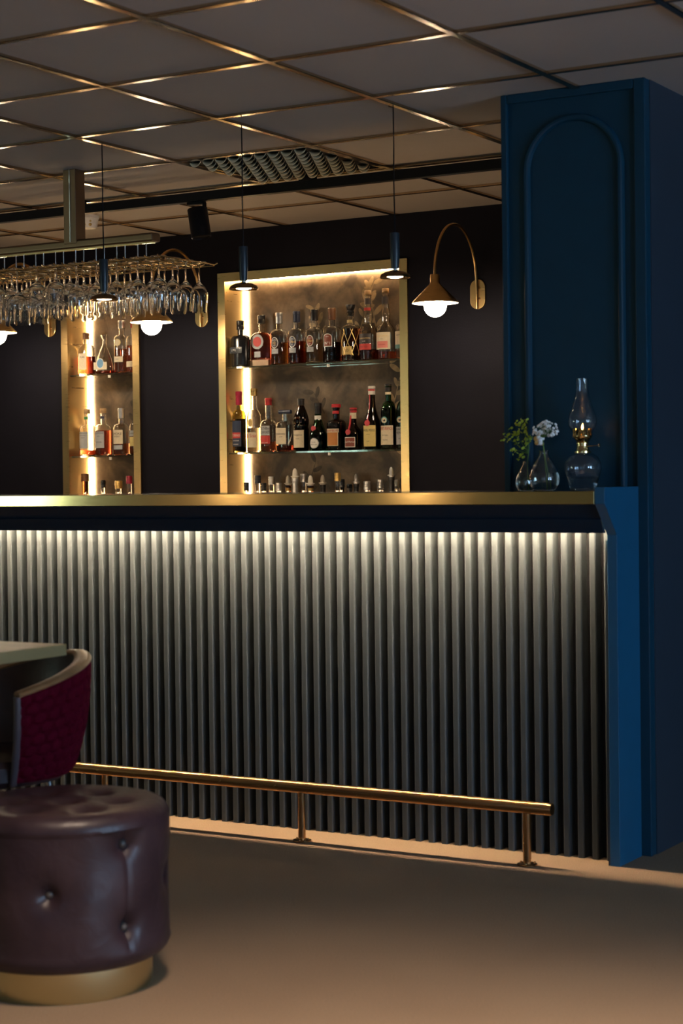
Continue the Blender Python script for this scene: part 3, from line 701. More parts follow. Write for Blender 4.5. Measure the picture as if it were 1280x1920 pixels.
bottle((WX(162), YBt, ZL_), 'nearly empty clear whisky bottle with a green neck band on the narrow middle shelf', bp_, 'clear_glass', 'liq_red', .030, cap=('cap_cork', .0170, .024, .012), group=G3,
       labels=[dict(m='label_grey', r=.0422, w=.060, z0=.040, z1=.125, nm='label', txt=[('MORTLACH', 'ink_dark', .118, .007), ('SINGLE MALT', 'ink_dark', .106, .005), ('WHISKY', 'ink_dark', .094, .005)]), dict(m='cap_green', r=.0168, w=.030, z0=.190, z1=.204, nm='neck_label')])
bottle((WX(192), YBt, ZL_), 'clear bottle two thirds full of red whisky on the narrow middle shelf', bp_, 'clear_glass', 'liq_red', .130, cap=('cap_cork', .0170, .024, .012), group=G3,
       labels=[dict(m='label_grey', r=.0422, w=.060, z0=.040, z1=.125, nm='label', txt=[('ARDMORE', 'ink_navy' if 'ink_navy' in MAT else 'ink_dark', .116, .010), ('ISLAY', 'ink_dark', .100, .005), ('BLENDED', 'ink_dark', .070, .006)]), dict(m='label_navy', r=.0168, w=.030, z0=.190, z1=.204, nm='neck_label')])
bottle((WX(226), YBt, ZL_), 'clear bottle with a large cream label and silver neck on the narrow middle shelf', prof_round(.042, .240, .138, .0148, .95), 'clear_glass', 'liq_pink', .060, cap=('cap_silver', .0168, .052, .050, 'sleeve'), group=G3,
       labels=[dict(m='label_cream', r=.0422, w=.066, z0=.058, z1=.130, nm='label', txt=[('SMOKE', 'ink_dark', .110, .012), ('WHISKY', 'ink_dark', .096, .008)]), dict(m='label_grey', r=.0422, w=.060, z0=.030, z1=.052, nm='label', txt=[('10 YEARS', 'ink_dark', .050, .003)])])
bottle((WX(254), YBt, ZL_), 'slender amber bottle with black cap, at the right frame of the narrow middle shelf', prof_round(.036, .298, .140, .0105, 1.4), 'clear_glass', 'liq_amber', .120, cap=('cap_black', .0125, .020, .012), group=G3,
       labels=[dict(m='label_grey', r=.0362, w=.056, z0=.095, z1=.125, nm='label', txt=[('GRAPPA', 'ink_dark', .110, .006)]), dict(m='label_yellow', r=.0362, w=.056, z0=.045, z1=.092, nm='label')])

# --- bottom shelf: bottles whose tops show above the bar
ZB = .855
def toprow(xp, ypx, wpx, capm, kind, neck, desc, idx, Y=YBt-.03*0):
    """capped or pourer-topped bottle on the lowest shelf"""
    X = max(WX(xp, Y), -6.0) if xp < 300 else WX(xp, Y); d = -X*math.sin(yaw)+Y*math.cos(yaw)
    zt = HC+(900+.0126*(640-xp)-ypx)*d/FPX+0.0
    H = zt-ZB; cr = wpx/2*d/FPX
    t = empty('bottle', (X, Y, ZB), desc, 'bottle', 'bottle tops of the lowest shelf')
    rn = max(.011, cr*.8); ch = .036 if kind != 'pourer' else .050
    h = H-(.004 if kind == 'cap' else .046)
    hb = min(h-.09, .17)
    bp = prof_round(.026, h, hb, min(rn, .022), 1.5)
    MB().lathe(bp, seg=24).build('glass_body', neck, t)
    if kind == 'cap':
        m = MB().lathe([(rn+.001, h-ch), (cr, h-ch), (cr, h-ch*.68), (cr-.0012, h-ch*.66), (cr-.0012, h-ch*.60), (cr, h-ch*.58), (cr, h-ch*.30), (cr-.0012, h-ch*.28), (cr-.0012, h-ch*.22), (cr, h-ch*.20), (cr, h+.002), (cr-.002, h+.004), (.0001, h+.004)], seg=24)
        m.build('cap', capm, t)
    else:
        MB().lathe([(rn+.001, h-.030), (cr*.86, h-.030), (cr*.86, h-.012), (rn, h-.010)], seg=24).build('collar', neck if neck.startswith('cap') else 'cap_gold', t)
        m = MB().lathe([(.0001, h-.004), (cr*.95, h-.004), (cr*.95, h+.004), (cr*1.25, h+.005), (cr*1.25, h+.008), (cr*.75, h+.010), (cr*.72, h+.022), (cr*.60, h+.036), (cr*.28, h+.045), (.0001, h+.046)], seg=20)
        m.build('pourer', capm, t)
    return t
row = [(459, 906, 10, 'cap_black', 'cap', 'clear_glass', 'low black cap just left of the glowing strip'),
       (480, 893, 12, 'cap_navy', 'cap', 'clear_glass', 'dark cap right beside the glowing strip'),
       (491, 907, 11, 'cap_black', 'cap', 'clear_glass', 'low black cap with grey band, right of the strip'),
       (506, 895, 12, 'cap_silver', 'cap', 'clear_glass', 'tall silver cap, third shape right of the strip'),
       (519, 907, 11, 'cap_silver', 'cap', 'clear_glass', 'short silver cap beside the tall silver one'),
       (537, 893, 12, 'cap_white', 'pourer', 'glass_brown', 'white pourer on an amber neck, leftmost of the pourers'),
       (550, 880, 13, 'cap_white', 'pourer', 'cap_silver', 'tallest white pourer on a silver neck'),
       (566, 890, 12, 'cap_silver', 'cap', 'clear_glass', 'tall silver cap between two white pourers'),
       (579, 893, 13, 'cap_white', 'pourer', 'glass_brown', 'cream pourer on a brown neck with a gold band'),
       (602, 892, 12, 'cap_white', 'pourer', 'cap_black', 'conical white pourer standing alone on a black neck'),
       (630, 888, 12, 'cap_gold', 'cap', 'clear_glass', 'tall gold cap near the middle of the row'),
       (638, 900, 11, 'cap_black', 'cap', 'glass_dark', 'black cap touching the tall gold one'),
       (652, 909, 10, 'cap_black', 'cap', 'glass_dark', 'lowest black cap, left of the clear pourer'),
       (665, 890, 11, 'cap_silver', 'pourer', 'cap_black', 'silver pourer on a black neck with a gold band'),
       (685, 904, 13, 'cap_silver', 'cap', 'clear_glass', 'short banded silver cap, left of its twin'),
       (710, 901, 13, 'cap_silver', 'cap', 'clear_glass', 'short banded silver cap left of the tall black neck'),
       (731, 877, 12, 'cap_silver', 'pourer', 'cap_black', 'highest silver pourer on a tall black neck'),
       (741, 901, 8, 'cap_white', 'cap', 'clear_glass', 'slim white cap between two black necks'),
       (753, 898, 12, 'cap_black', 'cap', 'glass_dark', 'black cap next to the right frame')]
for i, (xp, yp, wp, cm, kd, nk, ds) in enumerate(row):
    toprow(xp, yp, wp, cm, kd, nk, 'bottle, '+ds+', bottom of wide cabinet', i, YBt+(.030 if i % 2 == 1 else -.028))
for i, (xp, yp, wp, cm, kd, nk, ds) in enumerate([(154, 890, 15, 'cap_brown', 'cap', 'glass_brown', 'brown capsule at the left'), (190, 902, 9, 'cap_black', 'cap', 'clear_glass', 'small black cap in front of the glowing strip'),
                   (219, 903, 14, 'cap_gold', 'cap', 'clear_glass', 'broad gold cap'), (239, 894, 12, 'cap_wine', 'cap', 'clear_glass', 'red capsule'), (253, 886, 10, 'cap_gold', 'cap', 'clear_glass', 'tall slim gold cap at the right frame')]):
    toprow(xp, yp, wp, cm, kd, nk, 'bottle, '+ds+', bottom of narrow cabinet', i, YBt-.01)

# ------------------------------------------------------------------ wall sconces
def sconce(x, label):
    t = empty('wall_lamp', (x, YW, 2.005), label, 'wall lamp', 'brass wall lamps')
    pl = [(.0375*math.cos(a), .030+.0375*math.sin(a)) for a in [PI*i/14 for i in range(15)]]+[(.0375*math.cos(a), -.030+.0375*math.sin(a)) for a in [PI+PI*i/14 for i in range(15)]]
    MB().prism(pl, -.012, 0, 'y').build('wall_plate', 'brass_satin', t, bevel=.002, fixn=True)
    m = MB()
    for zz in (.028, -.020): m.lathe([(.0001, -.0155), (.004, -.015), (.005, -.012)], (.011, 0, zz), 12, axis='y')
    m.build('screw', 'brass_dark', t)
    # arm: up the plate, over in a tall arch and down into the shade (in the plane square to the wall)
    pts = [(0, -.018, -.066), (0, -.018, 0), (0, -.020, .06)]
    c_y, ry, rz, z0 = -.2215, .2005, .235, .055
    pts = [(0, -.018, -.066), (0, -.019, -.03), (0, -.020, .01)]
    for i in range(0, 29):
        a = PI*i/28; pts.append((0, c_y+ry*math.cos(a), z0+rz*math.sin(a)))
    pts.append((0, -.422, .050))
    MB().tube(pts, .0068, 14).build('arm', 'brass_satin', t)
    yy = -.422
    pr = [(.0001, .052), (.0195, .052), (.0205, .050), (.0205, .018), (.023, .012), (.099, -.066), (.1005, -.072), (.0985, -.0715), (.0215, .006), (.0001, .010)]
    sh = MB().lathe(pr[:7], (0, yy, 0), 56, caps=False).build('shade', 'brass_satin', t)
    MB().lathe(pr[6:], (0, yy, 0), 56, caps=False).build('shade_lining', 'white_enamel', sh)
    MB().lathe([(.0001, .006), (.018, .006), (.018, -.035), (.0001, -.035)], (0, yy, 0), 20).build('socket', 'white_enamel', t)
    MB().ball((0, yy, -.083), .0485, 36, 24).build('globe', 'e_globe', t)
    return t
sconce(-3.674, 'arched brass wall lamp between the wide cabinet and the blue pillar')
sconce(-5.19, 'arched brass wall lamp seen through the right end of the hanging glasses')
sconce(-6.15, 'arched brass wall lamp at the left edge, left of the narrow cabinet')

# ------------------------------------------------------------------ pendants
def pendant(x, label):
    t = empty('pendant_lamp', (x, 5.252, ZC), label, 'pendant lamp', 'small pendant lamps over the bar')
    MB().tube([(0, 0, -.006), (.0006, 0, -.12), (-.0008, 0, -.25), (.0006, 0, -.36), (0, 0, -.420)], .0022, 8).build('cord', 'black_metal', t)
    MB().lathe([(.0001, -.001), (.016, -.001), (.016, -.006), (.0001, -.007)], seg=24).build('ceiling_cup', 'black_metal', t)
    MB().lathe([(.0001, -.418), (.0148, -.418), (.0155, -.420), (.0155, -.490), (.0125, -.535), (.0001, -.535)], seg=28).build('tube', 'tube_metal', t)
    MB().cyl((0, 0, 0), .0075, -.541, -.535, 18).build('neck', 'chrome', t)
    sh = MB().lathe([(.0001, -.5405), (.012, -.541), (.033, -.546), (.046, -.553), (.0505, -.562), (.0508, -.5655), (.0490, -.5655), (.0445, -.556), (.031, -.549), (.0001, -.545)], seg=48).build('shade', 'brass_dark', t)
    MB().lathe([(.0001, -.553), (.026, -.553), (.030, -.557), (.026, -.5615), (.014, -.5650), (.0001, -.566)], seg=28).build('bulb', 'e_pendant', t)
    return t
pendant(-2.904, 'slim dark pendant with a brass disc shade, rightmost, by the arched wall lamp')
pendant(-3.500, 'slim dark pendant with brass shade at the top left corner of the wide cabinet')
pendant(-4.105, 'slim dark pendant with a brass disc shade, in front of the hanging glasses')

# ------------------------------------------------------------------ hanging glass rack
RY0, RY1, RZ = 5.645, 6.03, 2.040
rk = empty('glass_rack', (-4.55, RY0, ZC), 'gold wire rack hung from a ceiling post, holding upturned stemmed glasses', 'glass rack')
wbuild(MB().box(-4.583, -4.523, 5.615, 5.675, 2.112, ZC), 'ceiling_post', 'rack_wood_metal', rk, bevel=.002)
wbuild(MB().box(-4.5515, -4.5470, 5.6110, 5.6150, 2.118, ZC), 'post_seam', 'steel', rk)
hb_ = MB(); X1 = -4.160; X0 = -6.4
hb_.prism([(5.618, 2.122), (5.618, 2.100), (5.624, 2.094), (5.668, 2.094), (5.674, 2.100), (5.674, 2.122), (5.668, 2.127), (5.624, 2.127)], X0, X1, 'x')
wbuild(hb_, 'hanging_bar', 'rack_wood_metal', rk, bevel=.003, fixn=True)
wbuild(MB().box(X0, X1-.01, 5.640, 5.656, 2.0895, 2.0945), 'bar_track', 'rack_gold', rk)
NCH = 14
cc = [-4.180-.1012*k for k in range(NCH)]
for k in range(NCH):
    for s in (-1, 1):
        x = cc[k]+s*.0305
        wbuild(MB().tube([(x, RY0-.006, RZ+.004), (x, RY0+.004, RZ), (x, RY1-.01, RZ), (x, RY1+.008, RZ+.008)], .0028, 8), 'rail', 'rack_gold', rk)
        if k == 0 and s == 1: continue
        wbuild(MB().cyl((x, RY0+.006, 0), .0026, RZ+.002, 2.091, 10), 'hanger', 'steel', rk)
for y in (RY0+.012, RY0+.13, RY0+.25, RY1-.02):
    wbuild(MB().tube([(cc[-1]-.04, y, RZ-.0055), (cc[0]+.036, y, RZ-.0055)], .0026, 8), 'cross_wire', 'rack_gold', rk)
def closed_lathe(p): return MB().lathe(p, seg=36)
def wineglass(kind):
    """upturned glass: foot on top at z=0, rim at the bottom; built as glass with real wall thickness"""
    if kind == 'wine':
        p = [(.0001, .004), (.031, .0015), (.0325, .0005), (.0315, -.0008), (.012, -.003), (.0048, -.010), (.0036, -.028), (.0036, -.062), (.0052, -.078), (.0120, -.086), (.0240, -.098), (.0320, -.114), (.0352, -.132), (.0345, -.155), (.0310, -.180), (.0285, -.197), (.0274, -.197), (.0298, -.180), (.0334, -.155), (.0341, -.132), (.0308, -.115), (.0228, -.101), (.0110, -.090), (.0001, -.086)]
    elif kind == 'straight':
        p = [(.0001, .004), (.034, .0015), (.0355, .0005), (.0345, -.0008), (.014, -.003), (.0055, -.010), (.0045, -.028), (.0050, -.052), (.0090, -.062), (.0240, -.072), (.0320, -.084), (.0335, -.100), (.0315, -.198), (.0303, -.198), (.0320, -.100), (.0300, -.086), (.0220, -.077), (.0060, -.070), (.0001, -.069)]
    else:
        p = [(.0001, .004), (.034, .0015), (.0355, .0005), (.0345, -.0008), (.012, -.003), (.0048, -.010), (.0036, -.028), (.0038, -.088), (.0080, -.098), (.0280, -.108), (.0380, -.124), (.0400, -.148), (.0392, -.164), (.0381, -.164), (.0388, -.148), (.0368, -.126), (.0270, -.112), (.0060, -.103), (.0001, -.102)]
    return p
ordn = ['rightmost', 'second from the right', 'third from the right', 'fourth from the right', 'fifth from the right', 'sixth from the right', 'seventh from the right', 'eighth from the right', 'ninth from the right', 'tenth from the right', 'eleventh from the right', 'twelfth from the right', 'thirteenth from the right', 'fourteenth from the right']
rown = ['front', 'second', 'third', 'rear']
KIND = ['wine']*5+['straight', 'straight', 'coupe', 'straight', 'straight', 'wine', 'straight', 'wine', 'straight']
protos = {}
kn = dict(wine='upturned wine glass', straight='upturned straight-sided glass', coupe='upturned coupe glass')
ymap = [5.690, 5.778, 5.866, 5.954]
for j in range(4):
    for k in range(NCH):
        if k > 8+j: continue
        kd = KIND[k]
        if kd not in protos:
            t = empty('hanging_glass')
            pr = wineglass(kd)
            cut = {'wine': 9, 'straight': 7, 'coupe': 8}[kd]
            m = MB().lathe(pr, seg=36); m.build('glass', 'clear_glass', t, fixn=True)
            protos[kd] = t
        else: t = copy_tree(protos[kd])
        t.location = (cc[k]+random.uniform(-.002, .002), ymap[j]+random.uniform(-.0015, .0015), RZ+.0040)
        t.rotation_euler = (random.uniform(-.012, .012), random.uniform(-.012, .012), random.uniform(0, 3))
        t['label'] = '%s, %s in the %s row of the rack' % (kn[kd], ordn[k], rown[j])
        t['category'] = 'glass'; t['group'] = 'stemmed glasses hung in the rack'

# ------------------------------------------------------------------ ceiling fittings
tr = empty('lighting_track', (-4, 6.25, ZC), 'long black track rail running across the ceiling behind the rack', 'track')
wbuild(MB().box(-8, -1.0, 6.232, 6.268, 2.340, 2.378), 'rail', 'black_metal', tr, bevel=.002)
for x in (-5.02, -3.85, -6.2, -2.7):
    wbuild(MB().box(x-.03, x+.03, 6.228, 6.272, 2.374, ZC), 'mount', 'black_metal', tr)
sp = empty('track_spotlight', (-4.375, 6.25, 2.34), 'black cylindrical spotlight clipped to the ceiling track', 'spotlight')
MB().box(-.06, .02, -.014, .014, -.012, -.0005).build('adapter', 'black_metal', sp, bevel=.002)
MB().box(.016, .024, -.010, .010, -.075, -.006).build('bracket', 'black_metal', sp, bevel=.001)
m = MB().lathe([(.0001, -.028), (.040, -.028), (.042, -.031), (.042, -.150), (.038, -.153), (.036, -.146), (.0001, -.140)], (0, 0, 0), 36)
a = R(-9)
m.v = [((x+.005)*math.cos(a)+(z+.05)*math.sin(a)-.018, y, -(x+.005)*math.sin(a)+(z+.05)*math.cos(a)-.05) for x, y, z in m.v]
m.build('lamp_head', 'black_metal', sp)
sd = empty('smoke_detector', (-5.275, 6.640, ZC), 'small pale ceiling sensor with gold lens beside the rack post', 'sensor')
MB().lathe([(.0001, -.0005), (.050, -.0005), (.050, -.014), (.046, -.017), (.040, -.052), (.034, -.058), (.0001, -.059)], seg=28).build('housing', 'detector_plastic', sd)
m = MB(); am_ = math.atan2(-fwd[1], -fwd[0])
for q in range(4): m.ball((.037*math.cos(am_+(.35 if q % 2 else -.35)), .037*math.sin(am_+(.35 if q % 2 else -.35)), -.044+.016*(q//2)), .0085, 12, 8)
m.build('lens', 'cap_gold', sd)
def vent(x0, y0, label, dark=False):
    t = empty('ceiling_vent', (x0+.3, y0+.3, ZC), label, 'air vent')
    f = MB()
    e = .022
    for q in ((-.292, .292, -.292, -.292+e), (-.292, .292, .292-e, .292), (-.292, -.292+e, -.292+e, .292-e), (.292-e, .292, -.292+e, .292-e)): f.box(q[0], q[1], q[2], q[3], -.007, -.0006)
    f.build('frame', 'grid_metal' if not dark else 'black_metal', t)
    MB().box(-.272, .272, -.272, .272, -.003, -.0008).build('plate', 'black_metal', t)
    if not dark:
        n = 9; seg = 10; v = []; m = MB()
        for k in range(seg+1):
            aa = R(15)+R(150)*k/seg; px, py = .027*math.cos(aa), -.016+.026*math.sin(aa); dr = math.sin(PI*k/seg)
            v += [(px, py, -.0035), (px, py-.020*dr, -.0055-.020*dr)]
        m.add(v, [(2*k, 2*k+1, 2*k+3, 2*k+2) for k in range(seg)], 0, True)
        b0 = m.build('blade', 'blade_metal', t); b0.modifiers.new('solid', 'SOLIDIFY').thickness = .0015
        for i in range(n):
            for j in range(n):
                if i or j: b = b0.copy(); COL.objects.link(b)
                else: b = b0
                b.location = (-.236+.059*i+(.0147 if j % 2 else -.0147), -.236+.059*j, 0)
vent(GX+.6, GY+1.2, 'square ceiling air vent of many curved blades in front of the track')
vent(GX+1.8, GY+2.4-.6*0, 'plain dark square ceiling vent half hidden by the blue pillar', True)

# ------------------------------------------------------------------ things on the bar
ZT = 1.1345
ol = empty('oil_lamp', (-2.232, 5.215, ZT), 'clear glass oil lamp with brass burner on the right end of the bar', 'oil lamp')
bw = [(.0001, .0), (.036, .0), (.040, .004), (.043, .018), (.052, .045), (.0575, .066), (.0560, .086), (.047, .104), (.032, .114), (.022, .118)]
bi = [(r-.0025, z) for r, z in bw[2:]]
MB().lathe(bw+bi[::-1]+[(.0001, .008)], seg=44).build('oil_bowl', 'lamp_glass', ol)
MB().lathe([(.0001, .0082), (.0374, .0082), (.0406, .018), (.0492, .0445), (.0001, .0445)], seg=40).build('oil', 'water', ol)
bn = MB().lathe([(.0001, .116), (.026, .116), (.026, .122), (.0215, .124), (.0185, .130), (.0185, .142), (.0205, .144), (.0205, .147), (.0170, .149), (.0225, .156), (.0290, .166), (.0290, .169), (.016, .172), (.012, .184), (.009, .188), (.0001, .188)], seg=36)
for k in range(12):
    aa = 2*PI*k/12; bn.box(.0270*math.cos(aa)-.0018, .0270*math.cos(aa)+.0018, .0270*math.sin(aa)-.0018, .0270*math.sin(aa)+.0018, .165, .192)
bno = bn.build('burner', 'brass', ol)
MB().tube([(.018, 0, .137), (.050, .006, .139)], .0012, 8).lathe([(.0001, -.002), (.006, -.002), (.006, .002), (.0001, .002)], (.052, .006, .1392), 14, axis='x').build('wick_knob', 'brass', bno)
MB().lathe([(.0001, .188), (.0028, .190), (.0034, .195), (.0022, .202), (.0001, .208)], seg=14).build('flame', 'e_flame', ol)
cw = [(.0255, .170), (.0270, .176), (.0345, .186), (.0425, .202), (.0440, .214), (.0410, .232), (.0330, .256), (.0255, .278), (.0205, .298), (.0188, .310), (.0188, .345)]
ci = [(r-.0016, z) for r, z in cw]
MB().lathe(cw+ci[::-1], seg=44, closed=True).build('chimney', 'lamp_glass', ol)
def vase(loc, s, label, name='glass_vase'):
    t = empty(name, loc, label, 'vase')
    o = [(.0001, .0), (.026, .0), (.036, .006), (.0430, .018), (.0460, .032), (.0455, .048), (.0400, .066), (.0310, .084), (.0215, .100), (.0150, .112), (.0132, .120), (.0155, .126)]
    o = [(r*s, z*s) for r, z in o]
    i_ = [(r-.0018, max(z, .006)) for r, z in o[2:]]
    MB().lathe(o+i_[::-1]+[(.0001, .0055)], seg=44).build('vase_glass', 'clear_glass', t)
    MB().lathe([(.0001, .0057), (.0336*s, .0062), (.0413*s, .018*s), (.0443*s, .032*s), (.0438*s, .048*s), (.0415*s, .057*s), (.0001, .057*s)], seg=40).build('water', 'water', t)
    return t
v1 = vase((-2.346, 5.180, ZT), 1.0, 'round clear glass bud vase with flowers, left of the oil lamp')
v2 = vase((-2.435, 5.240, ZT), .74, 'smaller round clear glass bud vase behind the flower vase')
def at(x, y, z): return Vector((x, y, z))
# sprig of white blossom
fl = empty('white_flower', (-2.346, 5.180, ZT), 'sprig of small white blossoms in the larger bud vase', 'flowers')
rnd = random.Random(3); hub = Vector((-.004, .0, .165))
st = MB(); st.tube([(.006, .004, .008), (.003, .002, .08), (-.001, 0, .125), hub], .0014, 8)
st.tube([(.020, -.002, .012), (.012, -.002, .06), (.002, .0, .118), (-.004, .002, .15)], .0012, 8)
pe = MB(); n_ = 0
dirs = []
for i in range(70):
    th = rnd.uniform(0, 2*PI); ph = rnd.uniform(.0, 1.5); rr = rnd.uniform(.026, .050)
    dirs.append((Vector((math.sin(ph)*math.cos(th), math.sin(ph)*math.sin(th)*.9, math.cos(ph))), rr))
for d, rr in dirs:
    p = hub+d*rr+Vector((.012, 0, .004)); st.tube([hub, hub+d*rr*.5+Vector((.004, 0, .004)), p], .0005, 5)
    for q in range(5):
        a = 2*PI*q/5+rr*90; u = d.orthogonal().normalized(); w2 = d.cross(u)
        pe.ball(p+(u*math.cos(a)+w2*math.sin(a))*.0024, .0029, 7, 5)
for i in range(22):
    p = hub+Vector((rnd.uniform(-.024, .004), rnd.uniform(-.014, .014), rnd.uniform(-.020, .022))); pe.ball(p, rnd.uniform(.005, .0085), 8, 6, mi=(1 if i % 6 == 0 else 0))
st.build('stem', 'stem_green', fl); pe.build('petals', ['petal_white', 'petal_cream'], fl)
# green sprig with little round leaves
gs = empty('green_sprig', (-2.435, 5.240, ZT), 'sprig of small yellow-green leaves leaning left from the smaller vase', 'foliage')
gm_ = MB(); lm = MB()
gm_.tube([(.006, 0, .008), (.004, 0, .09), (.012, -.004, .13), (.012, -.006, .165)], .0013, 8)
for (tip, cnt, spr) in (((-.070, -.004, .172), 10, .017), ((-.034, -.004, .176), 24, .026), ((-.008, -.006, .212), 30, .024), ((.012, -.006, .165), 14, .022), ((-.022, 0, .118), 14, .020), ((-.006, 0, .150), 16, .022), ((-.044, 0, .128), 6, .012)):
    tip = Vector(tip); gm_.tube([(.010, -.003, .118), Vector((.010, -.003, .118)).lerp(tip, .5)+Vector((0, 0, .004)), tip], .0009, 6)
    for i in range(cnt):
        p = tip+Vector((rnd.gauss(0, spr*.45), rnd.gauss(0, spr*.4), rnd.gauss(0, spr*.5))); rr = rnd.uniform(.0040, .0066)
        u = Vector((rnd.uniform(-1, 1), rnd.uniform(-1, 1), rnd.uniform(-.6, 1))).normalized(); a_ = u.orthogonal().normalized(); b_ = u.cross(a_)
        ring_ = [p+a_*rr*math.cos(2*PI*k/8)+b_*rr*.8*math.sin(2*PI*k/8) for k in range(8)]
        lm.add([p+u*.0016]+ring_+[p-u*.0016], [(0, 1+k, 1+(k+1) % 8) for k in range(8)]+[(9, 1+(k+1) % 8, 1+k) for k in range(8)], 0, True)
gm_.build('stem', 'stem_green', gs); lm.build('leaves', 'leaf_green', gs)
# small metal piece at the far left end of the counter
ms = empty('strainer', (-5.145, 5.42, ZT), 'small coiled metal bar strainer at the far left of the bar top', 'bar strainer')
MB().tube([(.028*math.cos(PI*k/20), 0, .003+.013*math.sin(PI*k/20)) for k in range(21)], .0018, 8).tube([(.021*math.cos(PI*k/20), 0, .003+.009*math.sin(PI*k/20)) for k in range(21)], .0012, 8).box(-.03, .03, -.012, .012, 0, .003).build('coil', 'steel', ms)

# ------------------------------------------------------------------ pouf
PR, PZ0, PZ1 = .250, .070, .430
pf = empty('pouf', (-2.772, 3.362, 0), 'round buttoned purple-brown leather pouf on a brass ring base', 'pouf')
face = math.atan2(-fwd[1], -fwd[0])   # towards the room's front right
btn = []
for k in range(8):
    a = face+.0+k*PI/4
    zs_b = (.255,) if k % 2 == 0 else (.355, .165)
    for z in zs_b: btn.append((a, z))
def dimple(a, z):
    d = 0
    for ba, bz in btn:
        da = (a-ba+PI) % (2*PI)-PI; q = ((da*PR)**2+(z-bz)**2)
        if q < .03: d += .020*math.exp(-q/.00050)+.012*math.exp(-q/.0045)
    return d
tb = [(0, 0)]+[(.13, face+PI/6+i*PI/3) for i in range(6)]
tbx = [(r*math.cos(a), r*math.sin(a)) for r, a in tb]
def topd(x, y): return sum(.016*math.exp(-((x-a)**2+(y-b)**2)/.0011)+.008*math.exp(-((x-a)**2+(y-b)**2)/.004) for a, b in tbx)
NSG = 180; rows = []
rc = .038
for i in range(30): # top disc to the corner
    r = (PR-rc)*i/29; rows.append(('t', max(r, 1e-4), PZ1))
for i in range(1, 10):
    a = PI/2*i/9; rows.append(('c', PR-rc+rc*math.sin(a), PZ1-rc+rc*math.cos(a)))
for i in range(1, 56):
    rows.append(('s', PR, PZ1-rc-(PZ1-rc-PZ0-.045)*i/55))
for i in range(1, 9):
    a = PI/2*i/8; rows.append(('b', PR-.045+.045*math.cos(a), PZ0+.045-.045*math.sin(a)))
rows.append(('b', .19, PZ0)); rows.append(('b', 1e-4, PZ0))
vv = []
for kd, r, z in rows:
    for k in range(NSG):
        a = 2*PI*k/NSG; rr = r; zz = z
        if kd == 't':
            x, y = r*math.cos(a), r*math.sin(a); zz = z-topd(x, y)+.006*(1-(r/PR)**2)
        elif kd == 's':
            da = (a-(face+PI/4)+PI) % (2*PI)-PI
            rr = r-dimple(a, z)+.003*math.sin(3*a+z*20)-(.004*math.exp(-(da*PR/.004)**2))
            rr -= .010*((z-.25)/.18)**2*0
        vv.append((rr*math.cos(a), rr*math.sin(a), zz))
ff = [(i*NSG+k, (i+1)*NSG+k, (i+1)*NSG+(k+1) % NSG, i*NSG+(k+1) % NSG) for i in range(len(rows)-1) for k in range(NSG)]
MB().add(vv, ff, 0, True).build('cushion', 'purple_leather', pf)
for a, z in btn:
    r = PR-dimple(a, z)+.002
    MB().ball((r*math.cos(a), r*math.sin(a), z), .0105, 14, 8).build('button', 'button_grey', pf)
for x, y in tbx:
    MB().ball((x, y, PZ1-topd(x, y)+.004), .0105, 14, 8, sz=.5).build('button', 'purple_leather', pf)
MB().lathe([(.0001, .0), (.204, .0), (.205, .002), (.205, .069), (.0001, .069)], seg=96).build('base_ring', 'ring_brass', pf)

# ------------------------------------------------------------------ table
tx, ty = -2.975, 3.630
tb_ = empty('table', (tx-.35, ty-.35, 0), 'square table with pale top and brass edge, cut off by the left edge', 'table')
wbuild(MB().box(tx-.70+.006, tx-.006, ty-.70+.006, ty-.006, .742, .770), 'table_top', 'wood_table', tb_)
eb = MB().box(tx-.005, tx, ty-.70, ty, .741, .7692).box(tx-.70, tx-.695, ty-.70, ty, .741, .7692).box(tx-.695, tx-.005, ty-.005, ty, .741, .7692).box(tx-.695, tx-.005, ty-.70, ty-.695, .741, .7692)
wbuild(eb, 'brass_edge', 'brass_brushed', tb_)
wbuild(MB().lathe([(.0001, 0), (.18, 0), (.18, .010), (.04, .018), (.026, .04), (.026, .70), (.06, .74), (.0001, .74)], (tx-.40, ty-.44, 0), 36), 'pedestal', 'black_metal', tb_)

# ------------------------------------------------------------------ tub chair
ch = empty('tub_chair', (-3.262, 3.652, 0), 'tub chair with a quilted wine red velvet back and brown leather rim', 'chair')
bd = math.atan2(rgt[1], rgt[0])+R(24)    # the back faces this way
AR = R(86)
def shellpt(s, t, off):
    """s: -1..1 round the back, t: 0 bottom..1 rim"""
    a = bd+s*AR
    ztop = .722-.075*abs(s)**1.6
    if s < 0: ztop = .722-.075*abs(s)**1.4
    zb = .418
    z = zb+(ztop-zb)*t
    r = .222+.051*(1-(1-t)**2.4)+off
    return Vector((r*math.cos(a), r*math.sin(a), z))
NSx, NT = 150, 90
def quilt(s, t):
    # honeycomb stitching: distance to the nearest edge of hexagon cells
    u = s*AR*.26/.042; v = t*.30/.042*1.05
    best = []
    for j in range(int(v/.866)-1, int(v/.866)+3):
        for i in range(int(u)-2, int(u)+3):
            cu, cv = i+(.5 if j % 2 else 0), j*.866
            best.append(math.hypot(u-cu, v-cv))
    best.sort(); e = best[1]-best[0]
    return -.0090*math.exp(-(e/.20)**2)
m = MB(); vv = []
for i in range(NSx+1):
    s = -1+2*i/NSx
    for j in range(NT+1):
        t = j/NT
        edge = min(1, (1-abs(s))/.05, t/.05+.2, (1-t)/.04)
        edge = max(0, edge)
        vv.append(shellpt(s, t, quilt(s, t)*edge-.010*(1-edge)))
m.add(vv, [(i*(NT+1)+j, (i+1)*(NT+1)+j, (i+1)*(NT+1)+j+1, i*(NT+1)+j+1) for i in range(NSx) for j in range(NT)], 0, True)
m.build('quilted_back', 'velvet', ch)
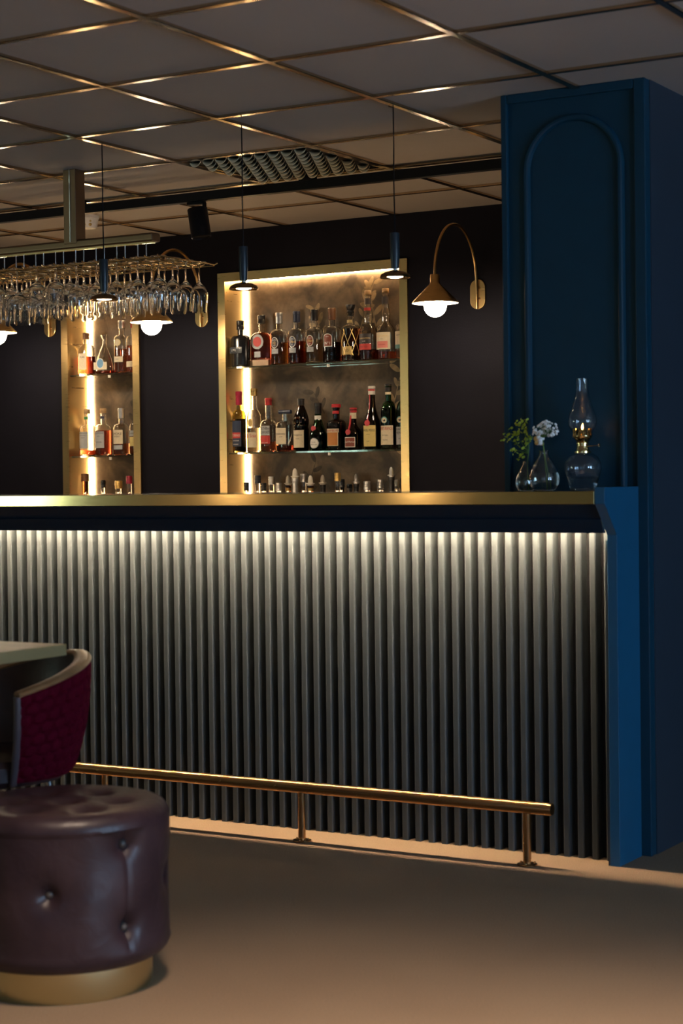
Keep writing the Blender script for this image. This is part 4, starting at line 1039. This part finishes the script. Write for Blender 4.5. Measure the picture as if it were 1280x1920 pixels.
m = MB(); vv = []
for i in range(61):
    s = -1+2*i/60
    for j in range(13): vv.append(shellpt(s, j/12, -.040 if 0 < j else -.04))
m.add(vv, [(i*13+j, i*13+j+1, (i+1)*13+j+1, (i+1)*13+j) for i in range(60) for j in range(12)], 0, True)
# close the underside and the arm ends
lo = []
for i in range(61):
    s = -1+2*i/60; lo += [shellpt(s, 0, -.008), shellpt(s, 0, -.04)]
m.add(lo, [(2*i, 2*i+1, 2*i+3, 2*i+2) for i in range(60)], 0, True)
for s in (-1, 1):
    e = []
    for j in range(13): e += [shellpt(s, j/12, -.008), shellpt(s, j/12, -.04)]
    m.add(e, [(2*j, 2*j+1, 2*j+3, 2*j+2) for j in range(12)], 0, True)
m.build('inner_back', 'dark_leather', ch, fixn=False)
m = MB()
rim = [shellpt(-1+2*i/60, 1, -.022)+Vector((0, 0, 0)) for i in range(61)]
vv = []; sg = 12
for i, p in enumerate(rim):
    a = bd+(-1+2*i/60)*AR; rd = Vector((math.cos(a), math.sin(a), 0))
    for k in range(sg):
        b = 2*PI*k/sg; vv.append(p+rd*.023*math.cos(b)+Vector((0, 0, .009*math.sin(b))))
m.add(vv, [(i*sg+k, i*sg+(k+1) % sg, (i+1)*sg+(k+1) % sg, (i+1)*sg+k) for i in range(60) for k in range(sg)]+[tuple(range(sg)), tuple(range(60*sg, 61*sg))[::-1]], 0, True)
m.build('leather_rim', 'rim_leather', ch)
for s in (-1, 1):
    MB().tube([shellpt(s, 1-k/16, -.016)+Vector((0, 0, -.004)) for k in range(17)], .010, 10).build('arm_edge', 'piping', ch)
m = MB().lathe([(.0001, .396), (.150, .396), (.195, .406), (.206, .42), (.206, .455), (.192, .472), (.12, .480), (.0001, .482)], seg=56)
m.build('seat', 'purple_leather', ch)
for k in range(4):
    a = bd-R(24)+k*PI/2
    MB().tube([(.155*math.cos(a), .155*math.sin(a), .402), (.225*math.cos(a), .225*math.sin(a), .003)], .008, 12, rads=[.011, .007]).build('leg', 'chrome', ch)
